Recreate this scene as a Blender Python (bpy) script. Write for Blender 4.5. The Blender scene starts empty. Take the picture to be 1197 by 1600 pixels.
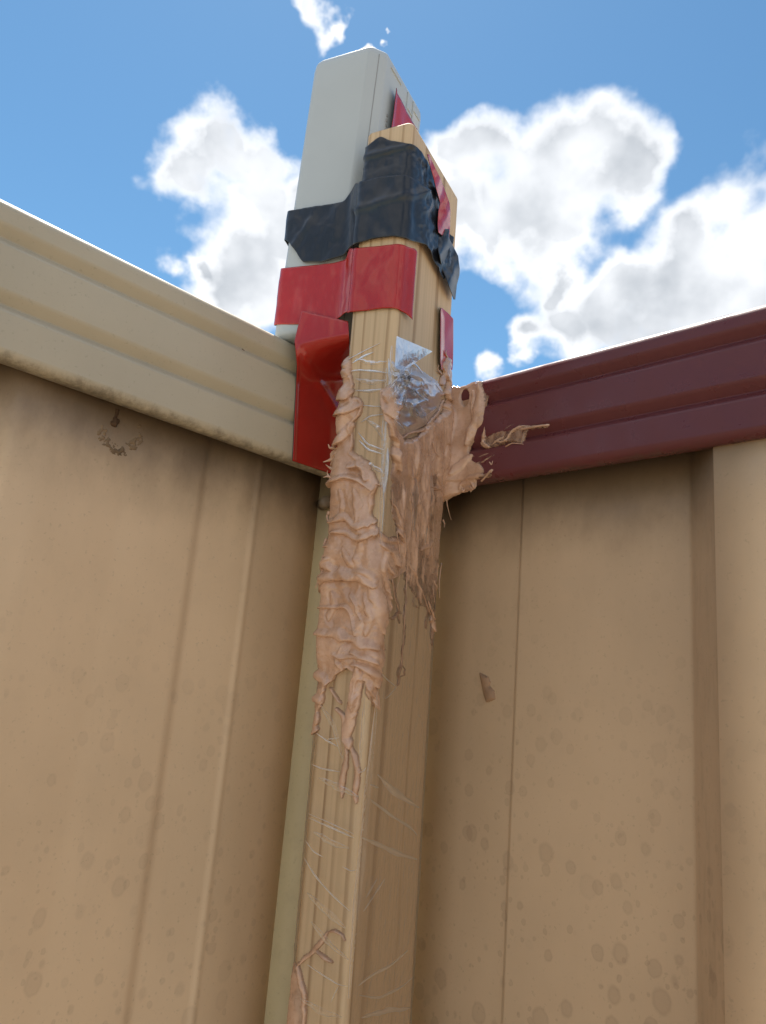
import bpy, math, random
import numpy as np
from mathutils import Matrix, Vector

# ------------------------------------------------------------------ camera, sky, sun, exposure
S = bpy.context.scene
C = S.collection
F, CX, CY = 1215.0, 598.5, 800.0          # focal length and centre of the 1197 x 1600 photograph, in pixels
EYE = 1.60                                # eye height above the ground
zen = np.array([414, 4940, -F]); zen /= np.linalg.norm(zen)
fw = np.array([0, 0, -1.0]); yy = fw - zen * (fw @ zen); yy /= np.linalg.norm(yy); xx = np.cross(yy, zen)
R = np.array([xx, yy, zen])               # camera axes -> world axes
cam = bpy.data.cameras.new('camera'); cam_o = bpy.data.objects.new('camera', cam); C.objects.link(cam_o)
cam.sensor_fit = 'VERTICAL'; cam.sensor_height = 24.0; cam.lens = 24.0 * F / 1600.0
cam.clip_start = 0.01; cam.clip_end = 2000
M4 = Matrix(R.tolist()).to_4x4(); M4.translation = Vector((0, 0, EYE)); cam_o.matrix_world = M4
S.camera = cam_o
S.view_settings.view_transform = 'Standard'; S.view_settings.look = 'None'
S.view_settings.gamma = 1.0; S.view_settings.use_curve_mapping = False
S.view_settings.exposure = 0.80

SUN_EL, SUN_AZ = math.radians(66), math.radians(-14)     # azimuth from +Y towards +X: the sun stands behind the fence
SUN_D = np.array([math.cos(SUN_EL) * math.sin(SUN_AZ), math.cos(SUN_EL) * math.cos(SUN_AZ), math.sin(SUN_EL)])
sun = bpy.data.lights.new('sun', 'SUN'); sun.energy = 4.6; sun.angle = math.radians(0.53); sun.color = (1.0, 0.95, 0.87)
sun_o = bpy.data.objects.new('sun', sun); C.objects.link(sun_o)
sun_o.rotation_euler = Vector(SUN_D.tolist()).to_track_quat('Z', 'Y').to_euler(); sun_o.location = (0, 6, 12)

def ray(u, v): return R @ np.array([u - CX, CY - v, -F])

W = bpy.data.worlds.new('World'); S.world = W; W.use_nodes = True
wt = W.node_tree; wt.nodes.clear()

def cloud_group():
    g = bpy.data.node_groups.new('cloud_density', 'ShaderNodeTree')
    g.interface.new_socket('Vector', in_out='INPUT', socket_type='NodeSocketVector')
    g.interface.new_socket('Density', in_out='OUTPUT', socket_type='NodeSocketFloat')
    g.interface.new_socket('Bulk', in_out='OUTPUT', socket_type='NodeSocketFloat')
    n, l = g.nodes, g.links
    gi = n.new('NodeGroupInput'); go = n.new('NodeGroupOutput')
    # cumulus heaps: sky direction (from the photograph) and angular radius
    blobs = [(290, 275, 66), (345, 235, 56), (395, 230, 50), (405, 300, 76), (440, 350, 80), (390, 420, 86),
             (360, 475, 74), (450, 480, 90), (300, 455, 30), (470, 270, 40),
             (520, 40, 34), (506, 20, 26), (545, 58, 20), (592, 80, 8),
             (715, 265, 66), (775, 240, 66), (800, 310, 98), (870, 250, 78), (930, 265, 84), (975, 290, 62), (865, 340, 92), (745, 370, 60),
             (700, 350, 74), (890, 425, 44), (825, 505, 48), (900, 495, 74), (1000, 445, 70), (1095, 420, 84), (1200, 395, 88),
             (1080, 500, 110), (1190, 460, 120), (980, 500, 70), (820, 560, 30), (762, 594, 36), (1290, 330, 110), (1380, 420, 140)]
    wn = n.new('ShaderNodeTexNoise'); wn.inputs['Scale'].default_value = 9; wn.inputs['Detail'].default_value = 5; wn.inputs['Roughness'].default_value = 0.5; l.new(gi.outputs[0], wn.inputs['Vector'])
    ws = n.new('ShaderNodeVectorMath'); ws.operation = 'SUBTRACT'; l.new(wn.outputs['Color'], ws.inputs[0]); ws.inputs[1].default_value = (.5, .5, .5)
    wm = n.new('ShaderNodeVectorMath'); wm.operation = 'MULTIPLY_ADD'; l.new(ws.outputs[0], wm.inputs[0]); wm.inputs[1].default_value = (.17, .17, .17); l.new(gi.outputs[0], wm.inputs[2])
    last = None
    for (u, v, r) in blobs:
        d = ray(u, v); d = d / np.linalg.norm(d)
        a = n.new('ShaderNodeVectorMath'); a.operation = 'DISTANCE'; l.new(wm.outputs[0], a.inputs[0]); a.inputs[1].default_value = d.tolist()
        b = n.new('ShaderNodeMath'); b.operation = 'MULTIPLY_ADD'; l.new(a.outputs['Value'], b.inputs[0])
        rr = r / F * 0.93; b.inputs[1].default_value = -1.0 / rr; b.inputs[2].default_value = 1.0
        if last is None: last = b.outputs[0]
        else:
            m = n.new('ShaderNodeMath'); m.operation = 'SMOOTH_MAX'; m.inputs[2].default_value = 0.5
            l.new(last, m.inputs[0]); l.new(b.outputs[0], m.inputs[1]); last = m.outputs[0]
    # scattered heaps over the unseen rest of the sky, thickened for fill light
    far = n.new('ShaderNodeVectorMath'); far.operation = 'DISTANCE'; l.new(gi.outputs[0], far.inputs[0])
    c = ray(640, 300); far.inputs[1].default_value = (c / np.linalg.norm(c)).tolist()
    fm = n.new('ShaderNodeMapRange'); l.new(far.outputs['Value'], fm.inputs[0]); fm.inputs[1].default_value = 0.55; fm.inputs[2].default_value = 0.8
    ns = n.new('ShaderNodeTexNoise'); ns.inputs['Scale'].default_value = 3.2; ns.inputs['Detail'].default_value = 2; l.new(gi.outputs[0], ns.inputs['Vector'])
    sm = n.new('ShaderNodeMath'); sm.operation = 'MULTIPLY_ADD'; l.new(ns.outputs[0], sm.inputs[0]); sm.inputs[1].default_value = 4.0; sm.inputs[2].default_value = -1.95
    mm = n.new('ShaderNodeMath'); mm.operation = 'MULTIPLY_ADD'; l.new(fm.outputs[0], mm.inputs[0]); mm.inputs[1].default_value = 3.0; mm.inputs[2].default_value = -3.0
    ad = n.new('ShaderNodeMath'); l.new(sm.outputs[0], ad.inputs[0]); l.new(mm.outputs[0], ad.inputs[1])
    mx = n.new('ShaderNodeMath'); mx.operation = 'MAXIMUM'; l.new(last, mx.inputs[0]); l.new(ad.outputs[0], mx.inputs[1])
    # billows
    f1 = n.new('ShaderNodeTexNoise'); f1.inputs['Scale'].default_value = 15; f1.inputs['Detail'].default_value = 4; f1.inputs['Roughness'].default_value = 0.48
    l.new(gi.outputs[0], f1.inputs['Vector'])
    f2 = n.new('ShaderNodeMath'); f2.operation = 'MULTIPLY_ADD'; l.new(f1.outputs[0], f2.inputs[0]); f2.inputs[1].default_value = 1.3; f2.inputs[2].default_value = -0.66
    cl = n.new('ShaderNodeMath'); cl.operation = 'MINIMUM'; l.new(mx.outputs[0], cl.inputs[0]); cl.inputs[1].default_value = 0.55
    o = n.new('ShaderNodeMath'); l.new(cl.outputs[0], o.inputs[0]); l.new(f2.outputs[0], o.inputs[1])
    # grey of the thick parts: the bulk plus slow variation
    g1 = n.new('ShaderNodeTexNoise'); g1.inputs['Scale'].default_value = 7; g1.inputs['Detail'].default_value = 4; l.new(gi.outputs[0], g1.inputs['Vector'])
    g2 = n.new('ShaderNodeMath'); g2.operation = 'MULTIPLY_ADD'; l.new(g1.outputs[0], g2.inputs[0]); g2.inputs[1].default_value = 2.4; g2.inputs[2].default_value = -1.2
    g3 = n.new('ShaderNodeMath'); g3.operation = 'MULTIPLY_ADD'; l.new(cl.outputs[0], g3.inputs[0]); g3.inputs[1].default_value = 1.3; l.new(g2.outputs[0], g3.inputs[2])
    l.new(o.outputs[0], go.inputs[0]); l.new(g3.outputs[0], go.inputs[1])
    return g

def build_world():
    n, l = wt.nodes, wt.links
    out = n.new('ShaderNodeOutputWorld')
    sky = n.new('ShaderNodeTexSky'); sky.sky_type = 'NISHITA'; sky.sun_disc = False
    sky.sun_elevation = SUN_EL; sky.sun_rotation = SUN_AZ; sky.altitude = 100; sky.air_density = 1.0; sky.dust_density = 0.15; sky.ozone_density = 1.6
    bg = n.new('ShaderNodeBackground'); bg.inputs['Strength'].default_value = 0.088
    hs = n.new('ShaderNodeHueSaturation'); hs.inputs['Saturation'].default_value = 1.08; l.new(sky.outputs[0], hs.inputs['Color'])
    tn = n.new('ShaderNodeMix'); tn.data_type = 'RGBA'; tn.blend_type = 'MULTIPLY'; tn.inputs['Factor'].default_value = 1.0
    l.new(hs.outputs[0], [q for q in tn.inputs if q.name == 'A' and q.type == 'RGBA'][0]); [q for q in tn.inputs if q.name == 'B' and q.type == 'RGBA'][0].default_value = (0.78, 1.0, 0.97, 1)
    l.new([q for q in tn.outputs if q.type == 'RGBA'][0], bg.inputs['Color'])
    tc = n.new('ShaderNodeTexCoord')
    grp = cloud_group()
    a = n.new('ShaderNodeGroup'); a.node_tree = grp; l.new(tc.outputs['Generated'], a.inputs[0])
    al = n.new('ShaderNodeMapRange'); al.interpolation_type = 'SMOOTHSTEP'; l.new(a.outputs[0], al.inputs[0]); al.inputs[1].default_value = -0.20; al.inputs[2].default_value = 0.40
    # thick middles are greyer than the thin sunlit edges
    sd = n.new('ShaderNodeMath'); sd.operation = 'MULTIPLY_ADD'; l.new(a.outputs[1], sd.inputs[0]); sd.inputs[1].default_value = 1.0; l.new(a.outputs[0], sd.inputs[2])
    sr = n.new('ShaderNodeMapRange'); sr.interpolation_type = 'SMOOTHSTEP'; l.new(sd.outputs[0], sr.inputs[0]); sr.inputs[1].default_value = 0.45; sr.inputs[2].default_value = 1.85
    cm = n.new('ShaderNodeMix'); cm.data_type = 'RGBA'; l.new(sr.outputs[0], cm.inputs['Factor'])
    ca = [q for q in cm.inputs if q.name == 'A' and q.type == 'RGBA'][0]; cbk = [q for q in cm.inputs if q.name == 'B' and q.type == 'RGBA'][0]
    ca.default_value = (0.88, 0.90, 0.93, 1); cbk.default_value = (0.40, 0.435, 0.48, 1)
    cb = n.new('ShaderNodeBackground'); l.new([q for q in cm.outputs if q.type == 'RGBA'][0], cb.inputs['Color']); cb.inputs['Strength'].default_value = 0.74
    mix = n.new('ShaderNodeMixShader'); l.new(al.outputs[0], mix.inputs[0]); l.new(bg.outputs[0], mix.inputs[1]); l.new(cb.outputs[0], mix.inputs[2])
    l.new(mix.outputs[0], out.inputs[0])
build_world()

# ------------------------------------------------------------------ geometry helpers (eye-centred metres, lifted by EYE when linked)
ZUP = np.array([0, 0, 1.0])
def proj(P):
    P = np.asarray(P, float); c = P @ R          # R.T @ p for each row
    return CX + F * c[..., 0] / -c[..., 2], CY - F * c[..., 1] / -c[..., 2]
def onplane(u, v, p0, n):
    d = ray(u, v); return d * ((p0 @ n) / (d @ n))

# timber frame: O is the front arris at eye level, E1 runs along the narrow face, E2 along the wide one
PHI = 0.4712; LEAN = (-0.0088, -0.0188)
O = np.array([0.0012, 0.4531, 0]); E2 = np.array([math.sin(PHI), math.cos(PHI), 0]); E1 = np.array([-math.cos(PHI), math.sin(PHI), 0])
UP = np.array([LEAN[0], LEAN[1], 1.0]); W1, W2 = 0.035, 0.090
def T(a, b, z):
    a = np.asarray(a, float)[..., None]; b = np.asarray(b, float)[..., None]; z = np.asarray(z, float)[..., None]
    return O + E1 * a + E2 * b + UP * z
# fence frame: two planes at right angles meeting at AP
YL, YR = math.radians(44.3), math.radians(-45.7)
DL = np.array([math.sin(YL), math.cos(YL), 0]); DR = np.array([math.sin(YR), math.cos(YR), 0])
NL = np.array([math.cos(YL), -math.sin(YL), 0]); NR = np.array([-math.cos(YR), math.sin(YR), 0])
AP = onplane(597, 769, T(0, W2, .2) - NR * .006, NR); AP[2] = 0
def PL(s, n, z): return AP - DL * s + NL * n + ZUP * z      # s: metres from the corner, n: towards the yard
def PR(s, n, z): return AP - DR * s + NR * n + ZUP * z

def H(*a):
    a = np.asarray(a, dtype=np.int64); h = (a[0] * 374761393 + a[1] * 668265263 + a[2] * 2147483647) & 0xffffffff
    h = ((h ^ (h >> 13)) * 1274126177) & 0xffffffff
    return ((h ^ (h >> 16)) & 0xffff) / 65535.0
def vnoise(x, y, seed=0):
    x = np.asarray(x, float); y = np.asarray(y, float)
    xi = np.floor(x).astype(np.int64); yi = np.floor(y).astype(np.int64); fx = x - xi; fy = y - yi
    fx = fx * fx * (3 - 2 * fx); fy = fy * fy * (3 - 2 * fy); s = np.full_like(xi, seed)
    return (H(xi, yi, s) * (1 - fx) + H(xi + 1, yi, s) * fx) * (1 - fy) + (H(xi, yi + 1, s) * (1 - fx) + H(xi + 1, yi + 1, s) * fx) * fy
def fbm(x, y, seed=0, oct=4, gain=.5):
    t = 0; a = 1; n = 0
    for k in range(oct):
        t = t + a * vnoise(x * 2 ** k, y * 2 ** k, seed + k * 7); n += a; a *= gain
    return t / n
def ridged(x, y, seed=0, oct=3):
    t = 0; a = 1; n = 0
    for k in range(oct):
        t = t + a * (1 - np.abs(2 * vnoise(x * 2 ** k, y * 2 ** k, seed + k * 7) - 1)); n += a; a *= .5
    return t / n
def sstep(a, b, x): t = np.clip((x - a) / (b - a), 0, 1); return t * t * (3 - 2 * t)
def seg_dist(u, v, pts):
    """distance to a polyline, with the parameter 0..1 along it"""
    best = np.full(u.shape, 1e9); par = np.zeros(u.shape); n = len(pts) - 1
    for k in range(n):
        (ax, ay), (bx, by) = pts[k], pts[k + 1]; dx, dy = bx - ax, by - ay; q = max(dx * dx + dy * dy, 1e-9)
        t = np.clip(((u - ax) * dx + (v - ay) * dy) / q, 0, 1); d = np.hypot(u - ax - t * dx, v - ay - t * dy)
        w = d < best; best = np.where(w, d, best); par = np.where(w, (k + t) / n, par)
    return best, par
def poly_sd(u, v, pts):
    """signed distance to a polygon, positive inside"""
    d, _ = seg_dist(u, v, list(pts) + [pts[0]]); ins = np.zeros(u.shape, bool); n = len(pts)
    for k in range(n):
        (ax, ay), (bx, by) = pts[k], pts[(k + 1) % n]
        if ay == by: continue
        c = ((ay > v) != (by > v)) & (u < (bx - ax) * (v - ay) / (by - ay) + ax); ins ^= c
    return np.where(ins, d, -d)

def mesh_obj(name, V, Fc, mat, parent=None, smooth=True, loc=(0, 0, 0)):
    V = np.asarray(V, float).reshape(-1, 3) + np.array([0, 0, EYE])
    me = bpy.data.meshes.new(name); me.from_pydata(V.tolist(), [], Fc if isinstance(Fc, list) else Fc.tolist()); me.update()
    if smooth: me.polygons.foreach_set('use_smooth', [True] * len(me.polygons))
    o = bpy.data.objects.new(name, me); C.objects.link(o)
    if mat: me.materials.append(mat)
    if parent:
        o.parent = parent; o.matrix_parent_inverse = parent.matrix_world.inverted()
    return o
def grid_faces(nu, nv, keep=None, closed=False):
    i = np.arange(nu if closed else nu - 1)[:, None]; j = np.arange(nv - 1)[None]; i2 = (i + 1) % nu
    f = np.stack([i * nv + j, i2 * nv + j, i2 * nv + j + 1, i * nv + j + 1], -1)
    if keep is not None:
        k = keep[:-1, :-1] | keep[1:, :-1] | keep[1:, 1:] | keep[:-1, 1:]; return f[k]
    return f.reshape(-1, 4)
def clean(o):
    import bmesh
    bm = bmesh.new(); bm.from_mesh(o.data); bmesh.ops.delete(bm, geom=[v for v in bm.verts if not v.link_faces], context='VERTS'); bm.to_mesh(o.data); bm.free()
def solidify(o, t, offset=1.0):
    m = o.modifiers.new('thickness', 'SOLIDIFY'); m.thickness = t; m.offset = offset; return o
def bevel(o, w, seg=2):
    m = o.modifiers.new('edges', 'BEVEL'); m.width = w; m.segments = seg; m.limit_method = 'ANGLE'; m.angle_limit = math.radians(40); return o
def tube(pts, rad, n=8):
    """tapered tube through 3-D points; returns V, F"""
    pts = np.asarray(pts, float); m = len(pts); rad = np.broadcast_to(np.asarray(rad, float), (m,)); V = []; Fc = []
    for k in range(m):
        t = pts[min(k + 1, m - 1)] - pts[max(k - 1, 0)]; t /= max(np.linalg.norm(t), 1e-9)
        a = np.cross(t, [.31, .2, .93]); a /= np.linalg.norm(a); b = np.cross(t, a)
        for q in range(n):
            w = 2 * math.pi * q / n; V.append(pts[k] + rad[k] * (a * math.cos(w) + b * math.sin(w)))
    for k in range(m - 1):
        for q in range(n):
            Fc.append((k * n + q, k * n + (q + 1) % n, (k + 1) * n + (q + 1) % n, (k + 1) * n + q))
    Fc.append(tuple(range(n))[::-1]); Fc.append(tuple(range((m - 1) * n, m * n))); return V, Fc
def join_parts(parts):
    V, Fc = [], []
    for v, f in parts:
        b = len(V); V += [list(map(float, p)) for p in v]; Fc += [tuple(int(i) + b for i in q) for q in f]
    return V, Fc
def spline(pts, n):
    pts = np.asarray(pts, float); d = np.r_[0, np.cumsum(np.linalg.norm(np.diff(pts, axis=0), axis=1))]
    t = np.linspace(0, d[-1], n); P = np.stack([np.interp(t, d, pts[:, k]) for k in range(pts.shape[1])], -1)
    for _ in range(max(1, n // (2 * len(pts)))):
        P[1:-1] = (P[:-2] + 2 * P[1:-1] + P[2:]) / 4
    return P
def box(c0, ax, ay, az):
    c0 = np.asarray(c0, float); V = [c0 + ax * i + ay * j + az * k for k in (0, 1) for j in (0, 1) for i in (0, 1)]
    return V, [(0, 2, 3, 1), (4, 5, 7, 6), (0, 1, 5, 4), (2, 6, 7, 3), (0, 4, 6, 2), (1, 3, 7, 5)]
def tag(o, label, cat, group=None, kind=None):
    o['label'] = label; o['category'] = cat
    if group: o['group'] = group
    if kind: o['kind'] = kind
    return o
def empty(name, p):
    e = bpy.data.objects.new(name, None); C.objects.link(e); e.empty_display_size = .05
    e.location = (p[0], p[1], p[2] + EYE); bpy.context.view_layer.update(); return e

# ------------------------------------------------------------------ materials
class NT:
    def __init__(s, name):
        s.m = bpy.data.materials.new(name); s.m.use_nodes = True; s.t = s.m.node_tree; s.n = s.t.nodes; s.l = s.t.links
        s.b = s.n['Principled BSDF']; s.out = s.n['Material Output']; s.co = s.n.new('ShaderNodeTexCoord').outputs['Object']
    def set(s, **k):
        for a, v in k.items():
            i = s.b.inputs[a.replace('_', ' ')]
            if hasattr(v, 'node'): s.l.new(v, i)
            else: i.default_value = (*v, 1) if isinstance(v, tuple) and len(v) == 3 and i.type == 'RGBA' else v
        return s
    def mapping(s, scale=(1, 1, 1), rot=(0, 0, 0), loc=(0, 0, 0), src=None):
        m = s.n.new('ShaderNodeMapping'); s.l.new(src or s.co, m.inputs[0]); m.inputs['Scale'].default_value = scale; m.inputs['Rotation'].default_value = rot; m.inputs['Location'].default_value = loc
        return m.outputs[0]
    def noise(s, vec=None, scale=10, detail=4, rough=.55, dist=0):
        t = s.n.new('ShaderNodeTexNoise'); s.l.new(vec if vec is not None else s.co, t.inputs['Vector'])
        for k, v in (('Scale', scale), ('Detail', detail), ('Roughness', rough), ('Distortion', dist)): t.inputs[k].default_value = v
        return t.outputs[0]
    def ramp(s, v, a, b, lo=0., hi=1., smooth=True):
        r = s.n.new('ShaderNodeMapRange'); r.interpolation_type = 'SMOOTHSTEP' if smooth else 'LINEAR'; s.l.new(v, r.inputs[0])
        for k, x in zip((1, 2, 3, 4), (a, b, lo, hi)): r.inputs[k].default_value = x
        return r.outputs[0]
    def mix(s, f, a, b, mode='MIX'):
        m = s.n.new('ShaderNodeMix'); m.data_type = 'RGBA'; m.blend_type = mode
        for k, x in (('Factor', f), ('A', a), ('B', b)):
            i = m.inputs[k] if k == 'Factor' else [q for q in m.inputs if q.name == k and q.type == 'RGBA'][0]
            if hasattr(x, 'node'): s.l.new(x, i)
            else: i.default_value = x if not isinstance(x, tuple) else (*x, 1)
        return [q for q in m.outputs if q.type == 'RGBA'][0]
    def math(s, op, a, b=None, c=None):
        m = s.n.new('ShaderNodeMath'); m.operation = op
        for k, x in enumerate((a, b, c)):
            if x is None: continue
            if hasattr(x, 'node'): s.l.new(x, m.inputs[k])
            else: m.inputs[k].default_value = x
        return m.outputs[0]
    def bump(s, h, strength=.3, dist=.001, prev=None):
        b = s.n.new('ShaderNodeBump'); b.inputs['Strength'].default_value = strength; b.inputs['Distance'].default_value = dist; s.l.new(h, b.inputs['Height'])
        if prev is not None: s.l.new(prev, b.inputs['Normal'])
        return b.outputs[0]
    def sep(s, vec=None):
        x = s.n.new('ShaderNodeSeparateXYZ'); s.l.new(vec if vec is not None else s.co, x.inputs[0]); return x.outputs

def mat_paint(name, col, spots=0.0, grime_shade=0.0, grime_shade_z=None, rough=.42, lip_z=None, streak=False):
    """weathered powder-coated steel: chalky mottling, water spots, grime (dirt and painted-in shade) with a ragged edge under the rail"""
    k = NT(name)
    c = k.mix(k.ramp(k.noise(scale=9, detail=5), .35, .7), tuple(x * .95 for x in col), tuple(min(1, x * 1.05) for x in col))
    c = k.mix(k.ramp(k.noise(k.mapping((26, 26, 5)), 1.0, 6, .65), .45, .8, 0, .16), c, tuple(x * .7 for x in col))
    c = k.mix(k.ramp(k.noise(scale=420, detail=2), .62, .75, 0, .35), c, tuple(x * .62 for x in col))
    if spots:
        wob = k.n.new('ShaderNodeVectorMath'); wob.operation = 'ADD'; k.l.new(k.co, wob.inputs[0])
        nt = k.n.new('ShaderNodeTexNoise'); nt.inputs['Scale'].default_value = 300; k.l.new(k.co, nt.inputs['Vector'])
        sc = k.n.new('ShaderNodeVectorMath'); sc.operation = 'SCALE'; sc.inputs['Scale'].default_value = .0016; k.l.new(nt.outputs['Color'], sc.inputs[0]); k.l.new(sc.outputs[0], wob.inputs[1])
        for q, (scl, dens) in enumerate(((58, .80), (88, .70), (180, .50))):
            v = k.n.new('ShaderNodeTexVoronoi'); v.inputs['Scale'].default_value = scl; v.inputs['Randomness'].default_value = 1.0
            k.l.new(k.mapping((1, 1, .82), loc=(q * .31, q * .17, 0), src=wob.outputs[0]), v.inputs['Vector'])
            sx = k.sep(v.outputs['Color'])
            rad = k.math('MULTIPLY_ADD', sx[0], k.ramp(k.noise(scale=16, detail=2), .30, .62, .10, .32), .11)
            disc = k.math('SUBTRACT', rad, v.outputs['Distance'])
            inside = k.ramp(disc, -.05, .06); rim = k.math('SUBTRACT', inside, k.ramp(disc, .04, .10, 0, .5))
            pick = k.ramp(sx[1], 1 - dens, 1 - dens + .25)
            zz = k.ramp(k.math('MULTIPLY_ADD', k.noise(scale=9), .25, k.sep()[2]), EYE + .28, EYE - .02)   # splashes get denser lower down
            f = k.math('MULTIPLY', k.math('MULTIPLY', k.math('MULTIPLY_ADD', rim, .6, k.math('MULTIPLY', inside, .4)), pick), k.math('MULTIPLY', zz, spots))
            c = k.mix(f, c, tuple(x * y for x, y in zip(col, (.60, .58, .60))))
    if grime_shade and grime_shade_z is not None:
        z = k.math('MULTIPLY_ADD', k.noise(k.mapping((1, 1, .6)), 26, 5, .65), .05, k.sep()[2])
        f = k.ramp(z, grime_shade_z - .035, grime_shade_z + .040, 0, grime_shade)  # dirt plus shade painted into the colour beneath the rails
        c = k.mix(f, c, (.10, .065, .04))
    if streak:                  # mildew streaks down the rib beside the corner
        dt = k.n.new('ShaderNodeVectorMath'); dt.operation = 'DOT_PRODUCT'; k.l.new(k.co, dt.inputs[0]); dt.inputs[1].default_value = (-DR).tolist(); sv = k.math('SUBTRACT', dt.outputs['Value'], float(AP @ -DR))
        band = k.math('MULTIPLY', k.ramp(sv, .221, .229), k.ramp(sv, .254, .247))
        c = k.mix(k.math('MULTIPLY', band, k.ramp(k.noise(k.mapping((190, 190, 26)), 1.0, 4, .6), .45, .75, .10, .40)), c, (.33, .23, .15))
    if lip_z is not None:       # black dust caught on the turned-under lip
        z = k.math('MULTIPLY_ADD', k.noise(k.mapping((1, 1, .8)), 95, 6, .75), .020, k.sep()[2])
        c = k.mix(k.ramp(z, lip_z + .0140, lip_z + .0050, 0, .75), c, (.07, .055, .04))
    k.set(Base_Color=c, Roughness=k.ramp(k.noise(scale=60), .3, .7, rough - .08, rough + .12))
    k.b.inputs['Specular IOR Level'].default_value = .4
    k.set(Normal=k.bump(k.noise(scale=900, detail=2), .05, .0006, k.bump(k.noise(scale=14, detail=2), .10, .004)))
    return k.m

def mat_wood():
    k = NT('pine')
    an = k.n.new('ShaderNodeAttribute'); an.attribute_name = 'grain'; k.co = an.outputs['Vector']
    sx = k.sep()
    # object axes of the timber: x along the narrow face, y along the wide face, z up
    wav = k.noise(k.mapping((55, 55, 2.6)), 1.0, 4, .55)
    px = k.math('ADD', k.math('MULTIPLY_ADD', wav, .005, sx[0]), .055); py = k.math('SUBTRACT', sx[1], .062)
    r = k.math('SQRT', k.math('ADD', k.math('MULTIPLY', px, px), k.math('MULTIPLY', k.math('MULTIPLY', py, py), .55)))
    rq = k.math('MULTIPLY_ADD', r, 138, k.math('MULTIPLY', k.noise(k.mapping((18, 18, .4)), 1.0, 2), 2.2)); ph = k.math('FRACT', rq)
    fl_ = k.n.new('ShaderNodeTexWhiteNoise'); fl_.noise_dimensions = '1D'; k.l.new(k.math('FLOOR', rq), fl_.inputs['W'])
    late = k.math('MULTIPLY', k.ramp(ph, .66, .90), k.ramp(ph, 1.0, .94))
    fib = k.noise(k.mapping((520, 520, 6)), 1.0, 4, .6)
    c = k.mix(k.math('MULTIPLY', late, k.math('MULTIPLY', k.ramp(k.noise(k.mapping((60, 60, 3)), 1, 2), .2, .7, .35, 1), k.math('MULTIPLY_ADD', fl_.outputs['Value'], .55, .45))), (.64, .465, .29), (.30, .17, .08))
    c = k.mix(k.ramp(fib, .35, .75, 0, .4), c, (.44, .31, .18))
    c = k.mix(k.ramp(k.noise(k.mapping((16, 16, 5)), 1.0, 5, .6), .5, .8, 0, .35), c, (.39, .265, .155))
    k.set(Base_Color=c, Roughness=.62, Normal=k.bump(fib, .25, .0005))
    k.b.inputs['Specular IOR Level'].default_value = .3
    return k.m

def mat_simple(name, col, rough, spec=.5, nscale=200, nb=.05, var=.08, coat=0, dist=.0005):
    k = NT(name)
    c = k.mix(k.ramp(k.noise(scale=40, detail=4), .3, .7), tuple(x * (1 - var) for x in col), tuple(min(1, x * (1 + var)) for x in col))
    k.set(Base_Color=c, Roughness=rough, Normal=k.bump(k.noise(scale=nscale, detail=3), nb, dist))
    k.b.inputs['Specular IOR Level'].default_value = spec; k.b.inputs['Coat Weight'].default_value = coat; k.b.inputs['Coat Roughness'].default_value = .12
    return k.m

def mat_putty():
    k = NT('putty')
    c = k.mix(k.ramp(k.noise(scale=75, detail=5, rough=.6), .3, .7), (.46, .265, .165), (.63, .40, .28))
    c = k.mix(k.ramp(k.noise(scale=330, detail=3), .62, .8, 0, .4), c, (.70, .48, .36))
    an = k.n.new('ShaderNodeAttribute'); an.attribute_name = 'thickness'      # a thin coat takes the brown of what is under it
    c = k.mix(k.ramp(an.outputs['Fac'], .0003, .0026, .6, 0), c, (.36, .215, .13))
    k.set(Base_Color=c, Roughness=k.ramp(k.noise(scale=130, detail=3), .3, .7, .20, .38), Subsurface_Weight=0.0, Coat_Weight=.45, Coat_Roughness=.12)
    k.b.inputs['Subsurface Radius'].default_value = (.004, .002, .001); k.b.inputs['Subsurface Scale'].default_value = .5
    k.set(Normal=k.bump(k.noise(k.mapping((1, 1, .45)), 300, 3, .5), .22, .0010))
    return k.m

def mat_thin_putty():
    m = M_putty.copy(); m.name = 'thin_putty'; t = m.node_tree; b = t.nodes['Principled BSDF']; co = t.nodes.new('ShaderNodeTexCoord')
    nz = t.nodes.new('ShaderNodeTexNoise'); nz.inputs['Scale'].default_value = 260; nz.inputs['Detail'].default_value = 5; mp = t.nodes.new('ShaderNodeMapping'); mp.inputs['Scale'].default_value = (1, 1, .3)
    t.links.new(co.outputs['Object'], mp.inputs[0]); t.links.new(mp.outputs[0], nz.inputs['Vector'])
    r = t.nodes.new('ShaderNodeMapRange'); t.links.new(nz.outputs[0], r.inputs[0]); r.inputs[1].default_value = .32; r.inputs[2].default_value = .68; r.inputs[3].default_value = .18; r.inputs[4].default_value = .85
    t.links.new(r.outputs[0], b.inputs['Alpha']); return m

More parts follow.
